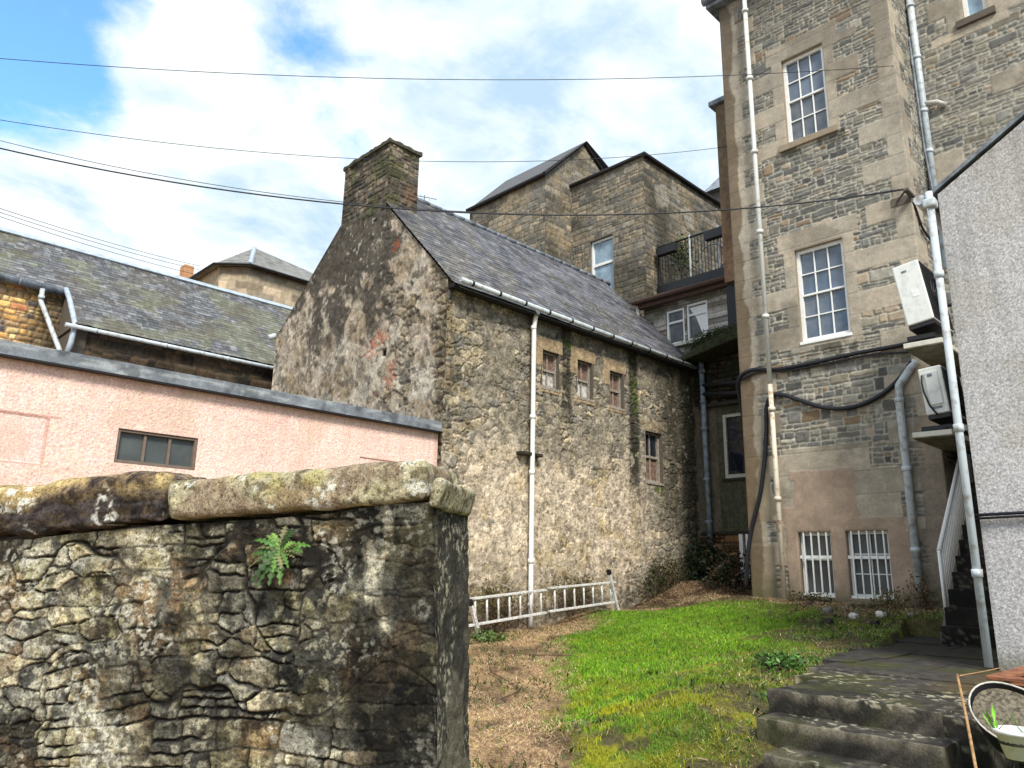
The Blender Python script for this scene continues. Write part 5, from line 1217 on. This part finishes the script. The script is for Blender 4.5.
def pot(c, r0, r1, h, name, m, label, cat, parent=None):
    n = 28; R = [(r0, 0), (r1, h), (r1 + .012, h), (r1 + .012, h + .018), (r1 - .006, h + .018), (r1 - .012, h - .03)]
    P = [(c[0] + r * cos(2 * pi * i / n), c[1] + r * sin(2 * pi * i / n), c[2] + z) for r, z in R for i in range(n)]
    F = [(k * n + i, k * n + (i + 1) % n, (k + 1) * n + (i + 1) % n, (k + 1) * n + i) for k in range(len(R) - 1) for i in range(n)] + [tuple(range(n))]
    root = empty(name, c, label, cat); MB().add(P, F).build('body', m, root, smooth=True)
    MB().tube([(c[0], c[1], c[2] + h - .05), (c[0], c[1], c[2] + h - .03)], r1 - .01, 20).build('compost', M_darkwood, root); return root
PC = (4.6, 1.055, -.87)
pot(PC, .065, .098, .115, 'plant_pot', M_white, 'white plastic plant pot with two green shoots beside the black tray', 'plant pot')
for q, (dx, dy, lab) in enumerate(((-.02, .085, 'left pair of green bulb shoots in the white pot'), (.0, -.03, 'right pair of green bulb shoots in the white pot'))):
    rosette('bulb_shoot', (PC[0] + dx, PC[1] + dy, PC[2] + .12), 4, .11, .026, (0, 0, 1), 20 + q, lab, 'shoot', [(.2, .38, .06), (.15, .32, .04)], -.9, 2)
tr = empty('wooden_trough', (6.3, 1.3, -1.1), 'reddish weathered wooden planter trough behind the black tray', 'trough')
tf = Fr((5.45, 1.33, .13), (.97, -.03, 0), (.03, .97, 0))
MB().box(tf, 0, .03, -.9, 0, -.98, -.76).box(tf, 1.0, 1.03, -.9, 0, -.98, -.76).box(tf, .03, 1.0, -.03, 0, -.98, -.761).box(tf, .03, 1.0, -.9, -.87, -.98, -.762).build('sides', M_terra, tr, bevel=.006)
MB().box(tf, .03, 1.0, -.87, -.03, -.98, -.9).build('base', M_terra, tr)
MB().box(tf, -.04, .06, -.94, .04, -.739, -.715).box(tf, .06, 1.0, -.06, .04, -.739, -.7155).build('rim', M_terra, tr, bevel=.005)
o = MB().box(W0, 5.9, 7.2, .2, 1.5, -1.6, -.985).build('low_plinth', M_darkwood, None, bevel=.02); tag(o, 'dark wet block carrying the wooden trough at the right edge', 'plinth')
cable('bamboo_cane', [(5.21, 1.455, -.58), (5.9, 1.52, -.62), (6.615, 1.575, -.654)], .004, 'thin pale cane lying back from the tip of the upright cane', 'cane', M_cane)
cable('bamboo_cane', [(5.20, 1.465, -.575), (4.7, 1.305, -.72), (4.1, 1.12, -.9)], .0075, 'long bamboo cane leaning up at the right side of the garden steps', 'cane', M_cane)
# ------------------------------------------------------------------ plants and small debris
leafcloud('wall_shrub', (8.3, 8.66, -.5), (.9, .1, .4), 1100, .02, [(.12, .1, .03), (.18, .14, .05), (.08, .08, .02), (.22, .18, .08)], 'straggly yellow-brown shrub behind the left ladder', 'shrub', 31, 60)
leafcloud('wall_shrub', (10.2, 8.66, -.35), (.85, .09, .35), 1000, .02, [(.1, .1, .03), (.15, .12, .04), (.05, .06, .02), (.2, .16, .07)], 'straggly yellow-brown shrub behind the right ladder', 'shrub', 32, 60)
leafcloud('wall_creeper', (13.0, 8.62, -.2), (1.2, .12, .5), 2600, .024, [(.05, .055, .02), (.03, .045, .015), (.08, .08, .03), (.11, .08, .04)], 'dark creeper spreading over the cottage foot near the recess', 'creeper', 33, 60)
leafcloud('tower_foot_weed', (11.95, 4.15, -.38), (.25, .3, .2), 350, .025, [(.15, .14, .04), (.08, .1, .03), (.2, .15, .08)], 'yellow-green weed tuft under the right basement window', 'weed', 34, 26)
leafcloud('tower_foot_weed', (12.0, 3.72, -.25), (.2, .22, .32), 200, .022, [(.13, .1, .05), (.2, .14, .08)], 'dry twiggy weed at the foot of the bent pipe', 'weed', 35, 40)
leafcloud('tower_foot_weed', (11.9, 5.3, -.42), (.35, .45, .14), 600, .025, [(.06, .07, .03), (.1, .08, .04)], 'dull low weed tuft under the left basement window', 'weed', 36, 30)
leafcloud('lawn_edge_weed', (7.0, 3.45, -.82), (.3, .25, .1), 500, .03, [(.06, .13, .03), (.09, .17, .04)], 'fresh green weed patch at the left edge of the landing', 'weed', 37, 12)
leafcloud('lawn_edge_weed', (7.7, 8.2, -1.0), (.35, .3, .12), 500, .03, [(.07, .14, .03), (.12, .17, .05)], 'green weed patch in the straw under the left ladder', 'weed', 38, 12)
rs = random.Random(12)
STN = [(11.1, 4.35, 'white'), (11.3, 4.05, 'white'), (11.2, 4.75, 'grey'), (11.5, 4.62, 'grey'), (11.45, 3.7, 'grey'), (10.9, 4.0, 'dark'), (11.6, 5.2, 'dark'), (10.7, 4.55, 'dark')]
words = ['right-hand white lump of rubble in front of the right basement window', 'smaller white lump of rubble near the bent pipe', 'grey stone left of the white rubble lump', 'grey stone nearest the tower wall', 'grey stone beside the bent pipe foot', 'dark stone in front of the rubble scatter', 'dark stone under the left basement window', 'dark stone farthest left of the rubble scatter']
MS = {'white': mat('white_rubble', (.55, .54, .52), .8), 'grey': mat('grey_rubble', (.22, .21, .2), .9), 'dark': mat('dark_rubble', (.06, .05, .045), .9)}
for (x, y, k), wd in zip(STN, words):
    r = rs.uniform(.05, .085); z = float(ground_z(np.array([x]), np.array([y]))[0])
    def dc(x_, y_, z_): return np.ones((len(x_), 3)) * {'white': (.6, .58, .55), 'grey': (.2, .19, .18), 'dark': (.06, .05, .045)}[k]
    o = jitter_box('rubble_stone', W0, x - r, x + r, y - r * .8, y + r * .9, z - r * .4, z + r * .9, M_near, None, .012, dc, (.02, .8, .06)); tag(o, wd, 'stone', 'rubble at the tower foot')
cable('fallen_twig', [(6.6, 7.0, -1.05), (6.0, 6.3, -1.12), (5.8, 5.7, -1.2), (5.2, 5.4, -1.22)], .009, 'bent dark twig lying on the straw', 'twig', M_twig)
cable('fallen_twig', [(7.3, 7.3, -1.02), (6.9, 6.7, -1.03), (7.1, 6.1, -1.0)], .007, 'shorter dark twig on the straw nearer the ladder', 'twig', M_twig)
# tv aerial on the ridge
ae = empty('tv_aerial', (8.6, 11.6, 7.2), 'thin tv aerial standing on the cottage ridge right of the chimney', 'aerial')
MB().tube([(8.75, 11.6, 7.1), (8.75, 11.6, 7.62)], .012, 6).build('mast', M_lead, ae)
MB().tube([(8.3, 11.75, 7.55), (9.0, 11.5, 7.58)], .008, 5).build('boom', M_lead, ae)
for q in range(4): MB().tube([(8.35 + q * .16, 11.65 - q * .05, 7.48), (8.35 + q * .16, 11.75 - q * .05, 7.64)], .005, 4).build('element', M_lead, ae)

# ------------------------------------------------------------------ sky and light
SUN_AZ, SUN_EL = RAD(238), RAD(46)         # direction towards the sun, measured from +x
w = bpy.data.worlds.new('World'); SC.world = w; w.use_nodes = True; nt = w.node_tree; L = nt.links.new
bg = nt.nodes['Background']; sky = N(nt, 'ShaderNodeTexSky'); sky.sky_type = 'NISHITA'; sky.sun_disc = False
sky.sun_elevation = SUN_EL; sky.sun_rotation = (pi / 2 - SUN_AZ) % (2 * pi); sky.air_density = 1.0; sky.dust_density = .3; sky.ozone_density = 2.5
tc = N(nt, 'ShaderNodeTexCoord'); sp = N(nt, 'ShaderNodeSeparateXYZ'); L(tc.outputs['Generated'], sp.inputs[0])
def math_(op, a, b=None, clamp=False):
    n = N(nt, 'ShaderNodeMath', operation=op); n.use_clamp = clamp
    for i, v in enumerate((a, b)):
        if v is None: continue
        if hasattr(v, 'links'): L(v, n.inputs[i])
        else: n.inputs[i].default_value = v
    return n.outputs[0]
zc = math_('MAXIMUM', sp.outputs[2], .03); za = math_('ADD', zc, .22)
cx = math_('DIVIDE', sp.outputs[0], za); cy = math_('DIVIDE', sp.outputs[1], za)
cb = N(nt, 'ShaderNodeCombineXYZ'); L(cx, cb.inputs[0]); L(cy, cb.inputs[1]); cb.inputs[2].default_value = 3.7
nz = N(nt, 'ShaderNodeTexNoise', Scale=2.1, Detail=9.0, Roughness=.56, Distortion=.25); L(cb.outputs[0], nz.inputs['Vector'])
nz2 = N(nt, 'ShaderNodeTexNoise', Scale=3.6, Detail=9.0, Roughness=.6, Distortion=.3); L(cb.outputs[0], nz2.inputs['Vector'])
# clear gaps in fixed compass directions
def gap(d, size, amt):
    v = N(nt, 'ShaderNodeVectorMath', operation='DOT_PRODUCT'); L(tc.outputs['Generated'], v.inputs[0]); d = np.array(d); v.inputs[1].default_value = tuple(d / np.linalg.norm(d))
    m = N(nt, 'ShaderNodeMapRange'); m.interpolation_type = 'SMOOTHSTEP'; m.inputs[1].default_value = cos(size); m.inputs[2].default_value = cos(size * .15); m.inputs[3].default_value = 0; m.inputs[4].default_value = amt
    L(v.outputs['Value'], m.inputs[0]); return m.outputs[0]
def pixdir(px, py): return r_ * (px - 512) / F_PX - u_ * (py - 384) / F_PX + Fd
nz3 = N(nt, 'ShaderNodeTexNoise', Scale=6.5, Detail=9.0, Roughness=.62, Distortion=.2); L(cb.outputs[0], nz3.inputs['Vector'])
cov = math_('ADD', math_('MULTIPLY', nz.outputs[0], .62), math_('MULTIPLY', nz3.outputs[0], .38))
for (px, py, s, a) in ((0, 15, .2, .19), (60, 80, .12, .08), (330, 70, .12, .08), (240, 10, .16, .08), (440, 10, .12, .06)): cov = math_('SUBTRACT', cov, gap(pixdir(px, py), s, a))
for (px, py, s, a) in ((560, 60, .3, .2), (650, 180, .3, .15), (120, 200, .3, .12), (180, 60, .1, .12)): cov = math_('ADD', cov, gap(pixdir(px, py), s, a))
cm = N(nt, 'ShaderNodeMapRange'); cm.interpolation_type = 'SMOOTHSTEP'; cm.inputs[1].default_value = .3; cm.inputs[2].default_value = .5; L(cov, cm.inputs[0])
cr = N(nt, 'ShaderNodeMapRange'); cr.inputs[1].default_value = .36; cr.inputs[2].default_value = .58; L(nz2.outputs[0], cr.inputs[0])
cc = N(nt, 'ShaderNodeMix', data_type='RGBA'); L(cr.outputs[0], cc.inputs[0]); cc.inputs[6].default_value = (3.2, 4.4, 5.5, 1); cc.inputs[7].default_value = (6.3, 6.7, 6.9, 1)
sk = N(nt, 'ShaderNodeVectorMath', operation='MULTIPLY'); L(sky.outputs[0], sk.inputs[0]); sk.inputs[1].default_value = (1.5, 2.1, 2.3)
mx = N(nt, 'ShaderNodeMix', data_type='RGBA'); L(cm.outputs[0], mx.inputs[0]); L(sk.outputs[0], mx.inputs[6]); L(cc.outputs[2], mx.inputs[7])
L(mx.outputs[2], bg.inputs[0]); bg.inputs[1].default_value = .1
sd = bpy.data.lights.new('sun', 'SUN'); sd.energy = 2.6; sd.angle = RAD(15); sd.color = (1, .95, .86); so = bpy.data.objects.new('sun', sd); COL.objects.link(so)
dv = np.array((cos(SUN_EL) * cos(SUN_AZ), cos(SUN_EL) * sin(SUN_AZ), sin(SUN_EL)))
from mathutils import Vector
so.rotation_euler = Vector(tuple(dv)).to_track_quat('Z', 'Y').to_euler()
SC.view_settings.view_transform = 'Standard'; SC.view_settings.look = 'None'; SC.view_settings.exposure = .85; SC.view_settings.gamma = 1
SC.cycles.use_denoising = True; SC.cycles.max_bounces = 6; SC.cycles.diffuse_bounces = 3
